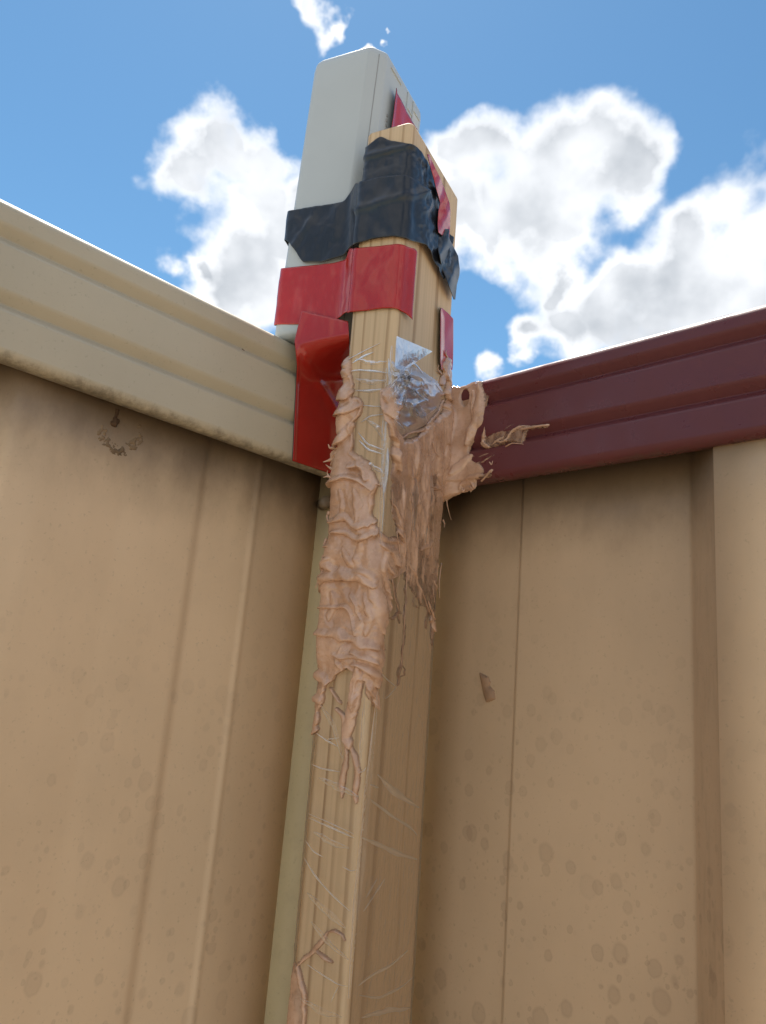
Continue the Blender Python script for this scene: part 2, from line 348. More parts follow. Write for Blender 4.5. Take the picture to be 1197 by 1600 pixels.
def mat_film(name, milk, gloss):
    k = NT(name); n, l = k.n, k.l
    tr = n.new('ShaderNodeBsdfTransparent'); gl = n.new('ShaderNodeBsdfGlossy'); gl.inputs['Roughness'].default_value = .28
    gl.inputs['Color'].default_value = (.95, .96, 1, 1)
    df = n.new('ShaderNodeBsdfDiffuse'); df.inputs['Color'].default_value = (.80, .80, .78, 1)
    tl = n.new('ShaderNodeBsdfTranslucent'); tl.inputs['Color'].default_value = (.8, .8, .78, 1)
    lw = n.new('ShaderNodeFresnel'); lw.inputs['IOR'].default_value = 1.45
    nb = k.bump(k.noise(k.mapping((1, 1, .7)), 170, 4, .6, 1.0), .5, .002)
    l.new(nb, gl.inputs['Normal']); l.new(nb, lw.inputs['Normal'])
    m0 = n.new('ShaderNodeMixShader'); l.new(df.outputs[0], m0.inputs[1]); l.new(tl.outputs[0], m0.inputs[2]); m0.inputs[0].default_value = .45
    m1 = n.new('ShaderNodeMixShader'); l.new(k.ramp(k.noise(scale=60, detail=4), .35, .75, milk * .4, milk * 1.4), m1.inputs[0]); l.new(tr.outputs[0], m1.inputs[1]); l.new(m0.outputs[0], m1.inputs[2])
    m2 = n.new('ShaderNodeMixShader'); l.new(k.math('MULTIPLY', lw.outputs[0], gloss), m2.inputs[0]); l.new(m1.outputs[0], m2.inputs[1]); l.new(gl.outputs[0], m2.inputs[2])
    l.new(m2.outputs[0], k.out.inputs[0]); n.remove(k.b)
    return k.m

CREAM = (.71, .52, .338)
M_sheet_l = mat_paint('cream_steel_grime_shade', CREAM, spots=.3, grime_shade=.86, grime_shade_z=EYE + .150)
M_sheet_c = mat_paint('cream_steel_pale', CREAM, spots=.2, grime_shade=.35, grime_shade_z=EYE + .155)  # outer right-hand sheet keeps the paler base cream; the inner one is darker
M_sheet_r = mat_paint('cream_steel_spotted', (.575, .41, .265), spots=.42, streak=True, grime_shade=.75, grime_shade_z=EYE + .150)
M_rail_l = mat_paint('cream_rail_paint', (.51, .44, .325), spots=.0, rough=.4, lip_z=EYE + .1574)
M_rail_r = mat_paint('maroon_rail_paint', (.128, .033, .036), rough=.33, lip_z=EYE + .1525)
M_post = mat_paint('pale_cream_post_paint', (.60, .50, .30), spots=.1, grime_shade=.8, grime_shade_z=EYE + .15)  # top end darkened to paint in the shade of the corner
M_wood = mat_wood()
M_white = mat_simple('white_plastic', (.445, .485, .51), .40, .5, 300, .02, .01)
M_seam = mat_simple('shadow_grey_plastic', (.28, .29, .30), .5)
M_black = mat_simple('black_vinyl', (.016, .018, .024), .30, .5, 260, .12, .2)
M_red = mat_simple('red_vinyl', (.43, .026, .019), .17, .5, 120, .05, .06, coat=.15, dist=.001)
M_glue = mat_simple('black_tape_backing', (.012, .011, .012), .6)
M_putty = mat_putty()
M_thin = mat_thin_putty()
M_film = mat_film('clear_film', .030, .6)
M_fold = mat_film('bunched_film', .70, 3.5)
M_crump = mat_film('crumpled_film', .17, .6)
M_sheen = mat_film('film_sheen', .055, .6)
M_steel = mat_simple('dull_zinc', (.22, .17, .12), .5)
M_dirt = mat_simple('mud', (.09, .055, .035), .9, .1, 300, .5, .3, dist=.002)

# ------------------------------------------------------------------ the setting
def build_ground():
    k = NT('dry_ground')
    c = k.mix(k.ramp(k.noise(scale=1.3, detail=8, rough=.65), .35, .7), (.36, .29, .20), (.47, .40, .29))
    k.set(Base_Color=c, Roughness=.95, Normal=k.bump(k.noise(scale=40, detail=6), .6, .02))
    n = 24; xs = np.linspace(-1, 1, n); xs = np.sign(xs) * np.abs(xs) ** 3 * 600
    V = [(x, y, -EYE) for x in xs for y in xs]
    o = mesh_obj('ground', V, grid_faces(n, n), k.m); o['kind'] = 'structure'
build_ground()

def extrude_profile(PF, prof, s0, s1, ns, zaxis=False):
    """profile points (n, z) swept along s"""
    ss = np.linspace(s0, s1, ns); V = [PF(s, n, z) for s in ss for (n, z) in prof]; m = len(prof)
    return V, grid_faces(ns, m)

def rail(PF, z0, z1, s0, s1, mat, parent):
    h = z1 - z0; g = .0048
    front = [(-.0115, z0 + .0030), (-.010, z0 + .0006), (-.004, z0), (-.0012, z0 + .0012), (0, z0 + .004)]
    for c in (.345, .775):       # two pressed grooves
        zc = z0 + h * c; front += [(0, zc - .0056), (-.0007, zc - .0046), (-g + .0006, zc - .0010), (-g, zc), (-g + .0006, zc + .0012), (-.0008, zc + .0055), (0, zc + .0068)]
    front += [(0, z1 - .0045), (-.0006, z1 - .002), (-.0022, z1 - .0004), (-.0045, z1)]
    back = [(-.040, z1), (-.0435, z1 - .002), (-.0445, z1 - .005), (-.0445, z0 + .004), (-.0435, z0 + .0015)]
    pr = front + back; sup = [pr[0]]
    for a, b in zip(pr, pr[1:]):
        L = math.dist(a, b)
        if L > .004:
            for t in (.0007 / L, 1 - .0007 / L): sup.append((a[0] + (b[0] - a[0]) * t, a[1] + (b[1] - a[1]) * t))
        sup.append(b)
    V, Fc = extrude_profile(PF, sup, s0, s1, 60)
    o = mesh_obj('top_rail', V, Fc, mat, parent); solidify(o, .0011, -1.0 if PF is PL else 1.0); return o

def sheet(PF, prof, z0, z1, mat, parent):
    """vertical steel sheet; profile in (s, n)"""
    zs = np.linspace(z0, z1, 30); V = []
    for (s, n) in prof:
        for z in zs: V.append(PF(s, n, z))
    o = mesh_obj('fence_sheet', V, grid_faces(len(prof), len(zs)), mat, parent); solidify(o, .0008, 0)
    return o
def roundprof(pts, r=.004, k=5):
    """round the corners of an open polyline of (s, n)"""
    pts = [np.array(p, float) for p in pts]; out = [pts[0]]
    for a, b, c in zip(pts, pts[1:], pts[2:]):
        d1 = (a - b); d2 = (c - b); l1, l2 = np.linalg.norm(d1), np.linalg.norm(d2); q = min(r, l1 * .45, l2 * .45)
        p, e = b + d1 / l1 * q, b + d2 / l2 * q
        for t in np.linspace(0, 1, k): out.append((1 - t) ** 2 * p + 2 * t * (1 - t) * b + t * t * e)
    out.append(pts[-1])
    res = [out[0]]
    for a, b in zip(out, out[1:]):
        m = max(1, int(np.linalg.norm(b - a) / .03))
        for t in range(1, m + 1): res.append(a + (b - a) * t / m)
    return [tuple(p) for p in res]

LZ0, LZ1, RZ0, RZ1 = .1574, .2405, .1545, .2288
GZ = -EYE + .03
def build_left_fence():
    e = empty('fence_panel', PL(1.0, -.02, -EYE)); tag(e, 'cream steel fence with a dusty cream ribbed top rail', 'fence')
    rail(PL, LZ0, LZ1, -.012, 2.6, M_rail_l, e)
    rail(PL, GZ - .02, GZ + .05, .03, 2.6, M_rail_l, e).name = 'bottom_rail'
    zt = LZ0 + .03
    p = [(.030, -.0268), (.0970, -.0225), (.1003, -.0216), (.1040, -.0227), (.1420, -.0238), (.1475, -.0215), (.2000, -.0197), (.2230, -.0172), (.250, -.0145)]
    s = .25
    while s < 2.4:
        p += [(s + .02, -.0145), (s + .04, -.0300), (s + .15, -.0300), (s + .155, -.0275), (s + .26, -.0290), (s + .28, -.0145)]; s += .29
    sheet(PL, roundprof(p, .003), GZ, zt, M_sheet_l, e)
    return e
def build_right_fence():
    e = empty('fence_panel', PR(1.0, -.02, -EYE)); tag(e, 'cream water-spotted steel fence under a glossy maroon top rail', 'fence')
    rail(PR, RZ0, RZ1, .004, 2.6, M_rail_r, e)
    rail(PR, GZ - .02, GZ + .05, .03, 2.6, M_rail_r, e).name = 'bottom_rail'
    zt = RZ0 + .03
    p = [(.028, -.036), (.1060, -.0340), (.1080, -.0325), (.2250, -.0350), (.2505, -.0080)]
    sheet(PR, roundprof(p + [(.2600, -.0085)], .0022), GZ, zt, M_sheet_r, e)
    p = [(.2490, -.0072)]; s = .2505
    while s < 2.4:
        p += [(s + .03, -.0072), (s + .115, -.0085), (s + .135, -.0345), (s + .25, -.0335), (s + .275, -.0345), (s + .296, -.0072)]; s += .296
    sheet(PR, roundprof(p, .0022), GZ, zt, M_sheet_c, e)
    return e
fl = build_left_fence(); fr = build_right_fence()

def build_corner_post():
    # pressed channel closing the corner; its face looks into the yard
    a = PL(.0475, -.0185, 0); b = PR(.026, -.0300, 0); ab = b - a; nrm = np.array([ab[1], -ab[0], 0]); nrm /= np.linalg.norm(nrm)
    if nrm[1] > 0: nrm = -nrm
    L = np.linalg.norm(ab); t = ab / L
    prof = [(-.004, -.030), (-.003, -.022), (-.0010, -.0160), (.0018, -.0108), (.0055, -.0062), (.0100, -.0028), (.0150, -.0008), (.0200, 0), (L - .003, 0), (L - .0004, -.0014), (L, -.004), (L, -.030)]
    zs = np.linspace(-EYE, .215, 26)
    V = [a + t * s + nrm * n + ZUP * z for (s, n) in prof for z in zs]
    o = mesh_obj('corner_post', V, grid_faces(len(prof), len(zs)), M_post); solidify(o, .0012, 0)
    tag(o, 'pale cream steel corner post between the two fences, behind the timber', 'fence post')
    # bolt under the rail end
    c = onplane(509, 784, a + nrm * .004, nrm); ax = nrm; side = np.cross(ax, ZUP); V = []; prof2 = [(0, -.010), (.0046, -.010), (.0046, .001), (.0040, .0020), (.0015, .0026), (0, .0026)]
    for (r, h) in prof2:
        for q in range(12):
            w = q * math.pi / 6; V.append(c + ax * h + (side * math.cos(w) + ZUP * math.sin(w)) * r)
    Fc = [(k * 12 + q, k * 12 + (q + 1) % 12, (k + 1) * 12 + (q + 1) % 12, (k + 1) * 12 + q) for k in range(5) for q in range(12)]
    mesh_obj('bolt_head', V, Fc, M_steel, o)
build_corner_post()

# ------------------------------------------------------------------ timber post
def rrect(w1, w2, r, k=6, off=0.0):
    out = []
    for cx, cy, a0 in ((w1 - r, r, -90), (w1 - r, w2 - r, 0), (r, w2 - r, 90), (r, r, 180)):
        for t in range(k + 1):
            w = math.radians(a0 + 90 * t / k); out.append((cx + (r + off) * math.cos(w), cy + (r + off) * math.sin(w)))
    return out
TOPZ = .3815
def build_timber():
    ring = rrect(W1, W2, .0045); dense = []
    for a, b in zip(ring, ring[1:] + ring[:1]):
        m = max(1, int(math.dist(a, b) / .008))
        for t in range(m): dense.append((a[0] + (b[0] - a[0]) * t / m, a[1] + (b[1] - a[1]) * t / m))
    zs = list(np.linspace(-EYE, TOPZ - .0015, 70)) + [TOPZ - .0004, TOPZ]; V = []; n = len(dense)
    G = []
    for k, z in enumerate(zs):
        sh = .0012 if k == len(zs) - 1 else (.0004 if k == len(zs) - 2 else 0)
        for (a, b) in dense:
            a2 = a + (W1 / 2 - a) * sh / (W1 / 2); b2 = b + (W2 / 2 - b) * sh / (W2 / 2); V.append(T(a2, b2, z)); G.append((a2, b2, z))
    Fc = [(k * n + q, k * n + (q + 1) % n, (k + 1) * n + (q + 1) % n, (k + 1) * n + q) for k in range(len(zs) - 1) for q in range(n)]
    Fc.append(tuple(range((len(zs) - 1) * n, len(zs) * n))); Fc.append(tuple(range(n))[::-1])
    o = mesh_obj('timber_post', V, Fc, M_wood); me = o.data
    for p in me.polygons: p.use_smooth = len(p.vertices) == 4
    at = me.attributes.new('grain', 'FLOAT_VECTOR', 'POINT'); at.data.foreach_set('vector', np.array(G, dtype=np.float32).ravel())
    import bmesh
    bm = bmesh.new(); bm.from_mesh(me); bmesh.ops.recalc_face_normals(bm, faces=bm.faces); bm.to_mesh(me); bm.free()
    tag(o, 'pine timber post with rounded edges standing in the fence corner', 'timber post')
build_timber()

# ------------------------------------------------------------------ white outdoor antenna box, standing on the cream rail, leaning on the timber
DZ0, DZ1, DLEAN = LZ1 + .001, .4725, .045
def TD(a, b, z): return T(np.asarray(a) + (DZ1 - np.asarray(z)) * DLEAN, b, z)
def dev_ring(ins=0.0):
    # (e1, e2) outline: flat back, chamfers, flat side, rounded radome
    c = [(.0362, .0232), (.0375, .0212), (.0438, .0138), (.0462, .0120)]
    c += [(.087, .0106), (.0912, .0117), (.0942, .0147), (.0957, .0195), (.0977, .035), (.0984, .055), (.0977, .075), (.0957, .0905), (.0942, .095), (.0912, .0978), (.087, .0988)]
    c += [(.0462, .0976), (.0438, .0962), (.0375, .0888), (.0362, .0868)]
    g = np.array(c); ctr = np.array([.065, .055]); d = g - ctr; L = np.linalg.norm(d, axis=1, keepdims=True); return g - d / L * ins
def build_device():
    e = empty('antenna_box', TD(.065, .055, DZ0)); tag(e, 'white plastic antenna box strapped to the timber top with black and red tape', 'antenna')
    h = DZ1 - DZ0; prof = [(DZ0 + .001, .004), (DZ0 + .003, .001), (DZ0 + .006, 0)] + [(DZ0 + .006 + (h - .016) * t, 0) for t in np.linspace(.1, 1, 10)] + [(DZ1 - .005, .0006), (DZ1 - .0024, .0018), (DZ1 - .0008, .0038), (DZ1, .0065)]
    V = []; n = len(dev_ring())
    for z, ins in prof:
        g = dev_ring(ins); V += list(TD(g[:, 0], g[:, 1], np.full(n, z)))
    Fc = [(k * n + q, k * n + (q + 1) % n, (k + 1) * n + (q + 1) % n, (k + 1) * n + q) for k in range(len(prof) - 1) for q in range(n)]
    Fc.append(tuple(range((len(prof) - 1) * n, len(prof) * n))); Fc.append(tuple(range(n))[::-1])
    o = mesh_obj('housing', V, Fc, M_white, e)
    m = o.modifiers.new('edges', 'BEVEL'); m.width = .0009; m.segments = 2; m.limit_method = 'ANGLE'; m.angle_limit = math.radians(22)
    # seam between the two shells: a thin dark groove strip that sits a hair proud of the chamfer
    zs = np.linspace(DZ0 + .01, DZ1 - .0075, 12); c0 = np.array([.0404, .0180]); tn = np.array([.0063, -.0074]); tn /= np.linalg.norm(tn); no = np.array([-tn[1], tn[0]]);
    if no @ (c0 - np.array([.065, .055])) < 0: no = -no
    V = []
    for z in zs:
        for q in (-1, 1):
            p = c0 + tn * .00032 * q + no * .0003; V.append(TD(p[0], p[1], z))
    mesh_obj('seam', V, grid_faces(len(zs), 2), M_seam, e)
    # raised ribs and recesses moulded into the back
    def backbox(y0, y1, z0, z1, d, name, mat):
        c = TD(.0362 - d, y0, z0); ax = TD(.0362 + .0004, y0, z0) - c; ay = TD(.0362 - d, y1, z0) - c; az = TD(.0362 - d, y0, z1) - c
        v, f = box(c, ax, ay, az); b = mesh_obj(name, v, f, mat, e, smooth=False); bevel(b, .0003); return b
    for (y0, y1, z0, z1) in ((.047, .0482, DZ1 - .060, DZ1 - .022), (.060, .0612, DZ1 - .060, DZ1 - .006), (.0705, .0717, DZ1 - .060, DZ1 - .006),
                             (.0482, .0600, DZ1 - .0232, DZ1 - .022), (.0612, .0705, DZ1 - .020, DZ1 - .0188), (.0717, .084, DZ1 - .014, DZ1 - .0128), (.030, .0482, DZ1 - .0105, DZ1 - .0093)):
        backbox(y0, y1, z0, z1, .0009, 'rib', M_white)
    for (y0, y1, z0, z1) in ((.0487, .0595, DZ1 - .058, DZ1 - .0237), (.0617, .070, DZ1 - .058, DZ1 - .0205), (.0722, .083, DZ1 - .058, DZ1 - .0145)):
        backbox(y0, y1, z0, z1, .0003, 'recess_panel', mat_recess)
    for q in range(9):
        backbox(.0322, .0342, DZ1 - .050 - q * .0042, DZ1 - .0478 - q * .0042, .0006, 'vent_slot', M_seam)
mat_recess = mat_simple('pale_grey_plastic', (.50, .52, .53), .45, .4)
build_device()

# ------------------------------------------------------------------ tape: strips that follow the faces they stick to
def path_curve(pts, r, step=.0012):
    """rounded open path in (e1, e2), evenly resampled, with outward normals"""
    P = np.array(roundprof(pts, r, 7)); d = np.r_[0, np.cumsum(np.linalg.norm(np.diff(P, axis=0), axis=1))]
    keep = np.r_[True, np.diff(d) > 1e-7]; P, d = P[keep], d[keep]
    s = np.linspace(0, d[-1], max(8, int(d[-1] / step))); Q = np.stack([np.interp(s, d, P[:, 0]), np.interp(s, d, P[:, 1])], -1)
    t = np.gradient(Q, axis=0); t /= np.linalg.norm(t, axis=1, keepdims=True) + 1e-12
    n = np.stack([t[:, 1], -t[:, 0]], -1)
    ctr = np.array([.03, .05]); mid = len(Q) // 2
    if n[mid] @ (Q[mid] - ctr) < 0: n = -n
    return s, Q, n
def solve_z(q, f, lo=-.45, hi=.6):
    for _ in range(40):
        m = (lo + hi) / 2; u, v = proj(T(q[0], q[1], m))
        if v > f(u): lo = m
        else: hi = m
    return (lo + hi) / 2
def fpts(pts):
    x = [p[0] for p in pts]; y = [p[1] for p in pts]; return lambda u: np.interp(u, x, y)
def tape(name, pts, top, bot, mat, label, off, r=.004, seed=0, wr=.0006, thick=.0003, nv=40, lift=None, backing=True, group=None, wf=(220, 60), extra=None):
    s, Q, n = path_curve(pts, r); ft, fb = fpts(top), fpts(bot); nu = len(s)
    zt = np.array([solve_z(q, ft) for q in Q]); zb = np.array([solve_z(q, fb) for q in Q])
    ker = np.ones(3) / 3
    for z in (zt, zb): z[1:-1] = np.convolve(z, ker, 'valid')
    w = np.linspace(0, 1, nv)[None]; Z = zb[:, None] * (1 - w) + zt[:, None] * w
    SS = np.repeat(s[:, None], nv, 1)
    h = off + wr * (fbm(SS * wf[0], Z * wf[1], seed, 3) - .3)
    if lift is not None: h = h + lift(SS / s[-1], w + 0 * SS)
    h = np.maximum(h, off * .5)
    U = None
    if extra is not None: h = h + extra(*proj(T(Q[:, 0][:, None] + 0 * Z, Q[:, 1][:, None] + 0 * Z, Z)))
    A = Q[:, 0][:, None] + n[:, 0][:, None] * h; B = Q[:, 1][:, None] + n[:, 1][:, None] * h
    V = T(A, B, Z)
    o = mesh_obj(name, V, grid_faces(nu, nv), mat)
    # face the normals outwards
    p = o.data.polygons[len(o.data.polygons) // 2]; mid = V.reshape(-1, 3)[p.vertices[0]]; cc = T(.02, .045, mid[2])
    if np.dot(np.array(p.normal), mid - cc) < 0: o.data.flip_normals()
    if backing:
        o.data.materials.append(M_glue)
    m = solidify(o, thick, 1.0).modifiers['thickness']
    if backing: m.material_offset = 1; m.material_offset_rim = 0
    tag(o, label, 'tape', group)
    return o
def edge_e1(z): return .0957 + (DZ1 - z) * DLEAN      # left rim of the box at height z
SIDE = .0112                                           # its side face
G_t = 'strips of tape on the antenna and the timber'
# red band over box and timber
el = edge_e1(.27)
tape('red_tape', [(el + .001, .034), (el - .001, SIDE + .001), (.047, SIDE - .0005), (W1 + .0012, .0042), (W1, 0), (0, 0), (0, .0125)],
     [(400, 428), (438, 421), (522, 413), (545, 407), (550, 391), (621.6, 383), (632, 385), (640, 390), (648, 408)],
     [(400, 510), (421, 509), (465, 508), (510, 505), (525, 502), (547, 490), (599, 483.5), (618.7, 483.5), (628, 489), (638, 506)],
     M_red, 'glossy red tape band across the antenna box and the narrow timber face', .0010, .0045, 11, .0012, lift=lambda s, w: .0028 * sstep(.93, 1, s) + .0012 * np.exp(-((s - .62) / .06) ** 2), wf=(85, 60))
# upper black strip, timber only
def crease(u, v): return .0012 * np.exp(-((v - (247 - (u - 575) * .28)) / 5) ** 2) * sstep(566, 575, u) + .0016 * sstep(640, 652, u) * ridged(u * .06, v * .05, 5)
tape('black_tape', [(W1, .016), (W1, 0), (0, 0), (0, .058)],
     [(540, 246), (565, 240), (580, 226), (596, 215), (612, 222), (631, 224), (648, 232), (656, 243), (668, 262), (684, 290), (692, 312)],
     [(540, 300), (560, 297), (594, 290), (634, 287), (650, 300), (665, 330), (690, 372)],
     M_black, 'creased black tape strip around the timber top, its upper edge ragged', .0006, .0045, 23, .0022, wf=(120, 110), extra=crease)
# lower black strip over box and timber
el = edge_e1(.31)
def crease2(u, v):
    return (.0012 * np.exp(-((v - (331 - (u - 560) * .30)) / 6) ** 2) * sstep(552, 562, u) + .0030 * sstep(640, 655, u) * ridged(u * .07, v * .035, 9)
            + .0012 * np.exp(-(((u - 468) * .75 + (v - 378) * .5) / 4) ** 2) * sstep(500, 480, u))
tape('black_tape', [(el + .001, .034), (el - .001, SIDE + .001), (.047, SIDE - .0005), (W1 + .0022, .0042), (W1, 0), (0, 0), (0, .0700)],
     [(430, 338), (456, 332), (500, 325), (540, 319), (552, 303), (560, 289), (594, 280), (634, 277), (647, 284), (662, 305), (680, 340), (690, 362), (712, 392), (720, 405)],
     [(430, 372), (450, 376), (465, 395), (476, 413), (508, 412), (540, 403), (552, 387), (580, 377.5), (618, 372), (640, 378), (655, 384), (664, 398), (680, 428), (687, 440), (691, 418), (700, 440), (711, 468), (720, 470)],
     M_black, 'wide black tape strip across the antenna side and round the timber, bunched at its end', .0021, .0045, 31, .0018, wf=(110, 75), extra=crease2)
# strips and tails on the wide face, given row by row
def vpatch(name, rows, mat, label, off, seed, wr=.0012, lift=0.0, nu=26, nv=60, thick=.0004, wf=(.06, .03)):
    v0, v1 = rows[0][0], rows[-1][0]; V = np.zeros((nu, nv, 3))
    for j in range(nv):
        v = v0 + (v1 - v0) * j / (nv - 1); ul = np.interp(v, [r[0] for r in rows], [r[1] for r in rows]); ur = np.interp(v, [r[0] for r in rows], [r[2] for r in rows])
        for i in range(nu):
            a = i / (nu - 1); u = ul + (ur - ul) * a
            h = off + wr * float(fbm(np.array(u * wf[0]), np.array(v * wf[1]), seed, 3)) * 2 + wr * .8 * math.sin((u * .5 + v * .22) * wf[0] * 6 + seed) + lift * (1 - sstep(0, .35, a))
            V[i, j] = onplane(u, v, T(-h, 0, .1), E1)
    o = mesh_obj(name, V, grid_faces(nu, nv), mat)
    if np.dot(np.array(o.data.polygons[nu * nv // 2].normal), V[nu // 2, nv // 2]) > 0: o.data.flip_normals()
    o.data.materials.append(M_glue); m = solidify(o, thick, -1).modifiers['thickness']; m.material_offset = 1; m.material_offset_rim = 1
    return tag(o, label, 'tape')
vpatch('black_tape', [(358, 682, 702), (372, 684, 702), (392, 685, 712), (400, 687, 716), (420, 691, 718.5), (430, 695, 718), (445, 701, 714), (468, 709.5, 711.5)],
       M_black, 'short puckered black tape tail on the far edge of the wide timber face', .0040, 41, .0016)
vpatch('red_tape', [(241, 668, 670.5), (262, 673, 680), (280, 678, 689), (296, 682, 695), (317, 688, 702.5), (330, 685, 704), (350, 684, 703.5), (363, 685, 703), (372, 697, 702)],
       M_red, 'red tape strip curling along the far edge of the timber above the black tail', .0052, 51, .0011, wf=(.06, .03))
vpatch('red_tape', [(481, 689, 690.5), (489, 688.6, 700), (498, 688.4, 708.5), (540, 688, 708.5), (566, 688, 708), (578, 690, 707)],
       M_red, 'short red tape strip on the wide timber face just above the putty', .0010, 61, .0003, lift=.0022)

# red patch on the back of the box, above the timber top
def build_back_patch():
    nu, nv = 24, 30; y = np.linspace(.0345, .078, nu); f = fpts([(600, 128), (613.5, 137), (626, 159), (636, 178), (650, 202)])
    V = np.zeros((nu, nv, 3))
    for i, b in enumerate(y):
        lo, hi = .35, .468
        for _ in range(40):
            m = (lo + hi) / 2; u, v = proj(TD(.0345, b, m))
            if v > f(u): lo = m
            else: hi = m
        zt = lo; zz = np.linspace(.385, max(zt, .388), nv)
        h = .0022 + .0012 * fbm(b * 120 + 0 * zz, zz * 40, 3, 2) + .0020 * (1 - sstep(0, .12, i / nu))
        V[i] = TD(.0362 - h, np.full(nv, b), zz)
    o = mesh_obj('red_tape', V, grid_faces(nu, nv), M_red)
    if np.dot(np.array(o.data.polygons[0].normal), -E1) < 0: o.data.flip_normals()
    o.data.materials.append(M_glue); m = solidify(o, .0004, -1).modifiers['thickness']; m.material_offset = 1; m.material_offset_rim = 1
    tag(o, 'pinkish red tape patch on the ribbed back of the antenna, above the timber', 'tape')
build_back_patch()

# red strip hanging from the box side over the cream rail
def build_hanging_strip():
    left = fpts([(480, 473), (500, 468), (520, 463), (533, 460), (545, 461.5), (570, 464), (600, 463), (650, 460.5), (700, 458.5), (722, 457)])
    foot = [proj(T(a, SIDE, DZ0)) for a in (.105, .036)]; VB = fpts([(foot[0][0], foot[0][1] + 8), (foot[1][0], foot[1][1] + 8)])
    nu, nv = 46, 70; V = np.zeros((nu, nv, 3))
    for i in range(nu):
        a = i / (nu - 1)
        for j in range(nv):
            b = j / (nv - 1)
            vt = 485 + a * 17; vb = 720 + a * 34; v = vt + (vb - vt) * b
            ul = left(v); ur = 544 + (v - 500) * .06; u = ul + (ur - ul) * a
            pd = onplane(u, v, T(0, SIDE - .0035, .25), E2)
            pr = onplane(u, v, AP + NL * .0012, NL)
            fold = .0016 * math.exp(-((u - (467 + (v - 545) * .62)) / 7) ** 2) * sstep(540, 560, v)
            vb = VB(u); k = float(sstep(vb, vb + 75, v)); p = pd * (1 - k) + pr * k
            d = p / np.linalg.norm(p); V[i, j] = p - d * (fold + .0012 * float(fbm(np.array(a * 5.), np.array(b * 4.), 77, 2)) + .0015 * (1 - sstep(0, .08, a)) * sstep(530, 560, v))
    o = mesh_obj('red_tape', V, grid_faces(nu, nv), M_red)
    if np.dot(np.array(o.data.polygons[900].normal), V[20, 20]) > 0: o.data.flip_normals()
    o.data.materials.append(M_glue); m = solidify(o, .0005, -1).modifiers['thickness']; m.material_offset = 1; m.material_offset_rim = 1
    tag(o, 'dark red tape strip hanging from the antenna over the end of the cream rail', 'tape')
build_hanging_strip()

# ------------------------------------------------------------------ putty: height fields over the faces it is smeared on
WP = [(W1 - .001, .040), (W1, .003), (W1, 0), (0, 0), (0, W2), (.020, W2)]
def wood_grid(z0, z1, ds, dz, ext=True):
    s, Q, n = path_curve([(W1, .030), (W1, 0), (0, 0), (0, W2), (.018, W2)], .0045, ds)
    z = np.arange(z0, z1, dz); nu, nv = len(s), len(z)
    A = np.repeat(Q[:, 0][:, None], nv, 1); B = np.repeat(Q[:, 1][:, None], nv, 1); Z = np.repeat(z[None], nu, 0)
    u, v = proj(T(A, B, Z))
    # continue the picture coordinates round the two edges that turn away
    iL = int(np.argmin(np.abs(s - (.030 - .0022)))); iR = int(np.argmin(np.abs(s - (s[-1] - .018 + .0010))))
    for i in range(iL): u[i] = u[iL] - (s[iL] - s[i]) * 2500
    for i in range(iR, nu): u[i] = u[iR] + (s[i] - s[iR]) * 2300
    return s, A, B, Z, n, u, v
def strokes_h(u, v, strokes):
    h = np.zeros(u.shape)
    for pts, w, ht in strokes:
        xs = [p[0] for p in pts]; ys = [p[1] for p in pts]; m = w * 2.5 + 8
        box_ = (u > min(xs) - m) & (u < max(xs) + m) & (v > min(ys) - m) & (v < max(ys) + m)
        if not box_.any(): continue
        uu = u[box_]; vv = v[box_]
        jx = (fbm(uu * .05, vv * .05, 5, 3) - .5) * 9; jy = (fbm(uu * .05, vv * .05, 15, 3) - .5) * 9
        d, t = seg_dist(uu + jx, vv + jy, pts); wl = w * (1 - .55 * np.abs(2 * t - 1) ** 3)
        q = np.clip(1 - (d / wl) ** 2, 0, 1) ** .5 * ht * (.75 + .5 * vnoise(uu * .07, vv * .07, 8))
        h[box_] = np.maximum(h[box_], q)
    return h
FRONT = [  # solid mass on the narrow face and over its left edge
    [(532, 560), (546, 556), (552, 585), (557, 605), (553, 624), (569, 626), (566, 644), (557, 662), (556, 700), (572, 716), (580, 730), (594, 756), (586, 770), (586, 812), (592, 828), (612, 838), (626, 848), (632, 890), (620, 905), (608, 912), (611, 940), (600, 952), (596, 985), (598, 1005), (592, 1030), (590, 1060), (588, 1100), (578, 1104), (574, 1070), (566, 1066), (560, 1100), (551, 1112), (549, 1080), (553, 1048), (545, 1038), (532, 1046), (522, 1062), (510, 1072), (504, 1100), (500, 1140), (488, 1150), (470, 1120), (455, 980), (465, 900), (490, 820), (500, 760), (500, 700), (520, 660), (528, 600)],
    [(486, 1078), (497, 1072), (508, 1084), (507, 1098), (499, 1104), (494, 1120), (486, 1130), (478, 1100)],
    [(600, 604), (612, 600), (622, 612), (620, 640), (622, 670), (621, 700), (625, 733), (617, 736), (612, 715), (608, 680), (604, 650), (600, 625)],
    [(462, 1504), (471, 1520), (474, 1545), (478, 1600), (481, 1660), (415, 1660), (425, 1600), (440, 1545), (452, 1510)],
    [(688, 578), (694, 560), (702, 556), (712, 562), (722, 575), (724, 610), (703, 628), (694, 622), (692, 606)],
]
SMEAR = [(616, 690), (640, 680), (656, 670), (674, 654), (688, 632), (700, 612), (712, 600), (740, 600), (745, 700), (740, 780), (735, 830), (733, 875), (722, 940), (712, 1000), (690, 1018), (676, 1015), (668, 990), (660, 950), (645, 925), (632, 905), (622, 860), (612, 800), (608, 760), (612, 720)]
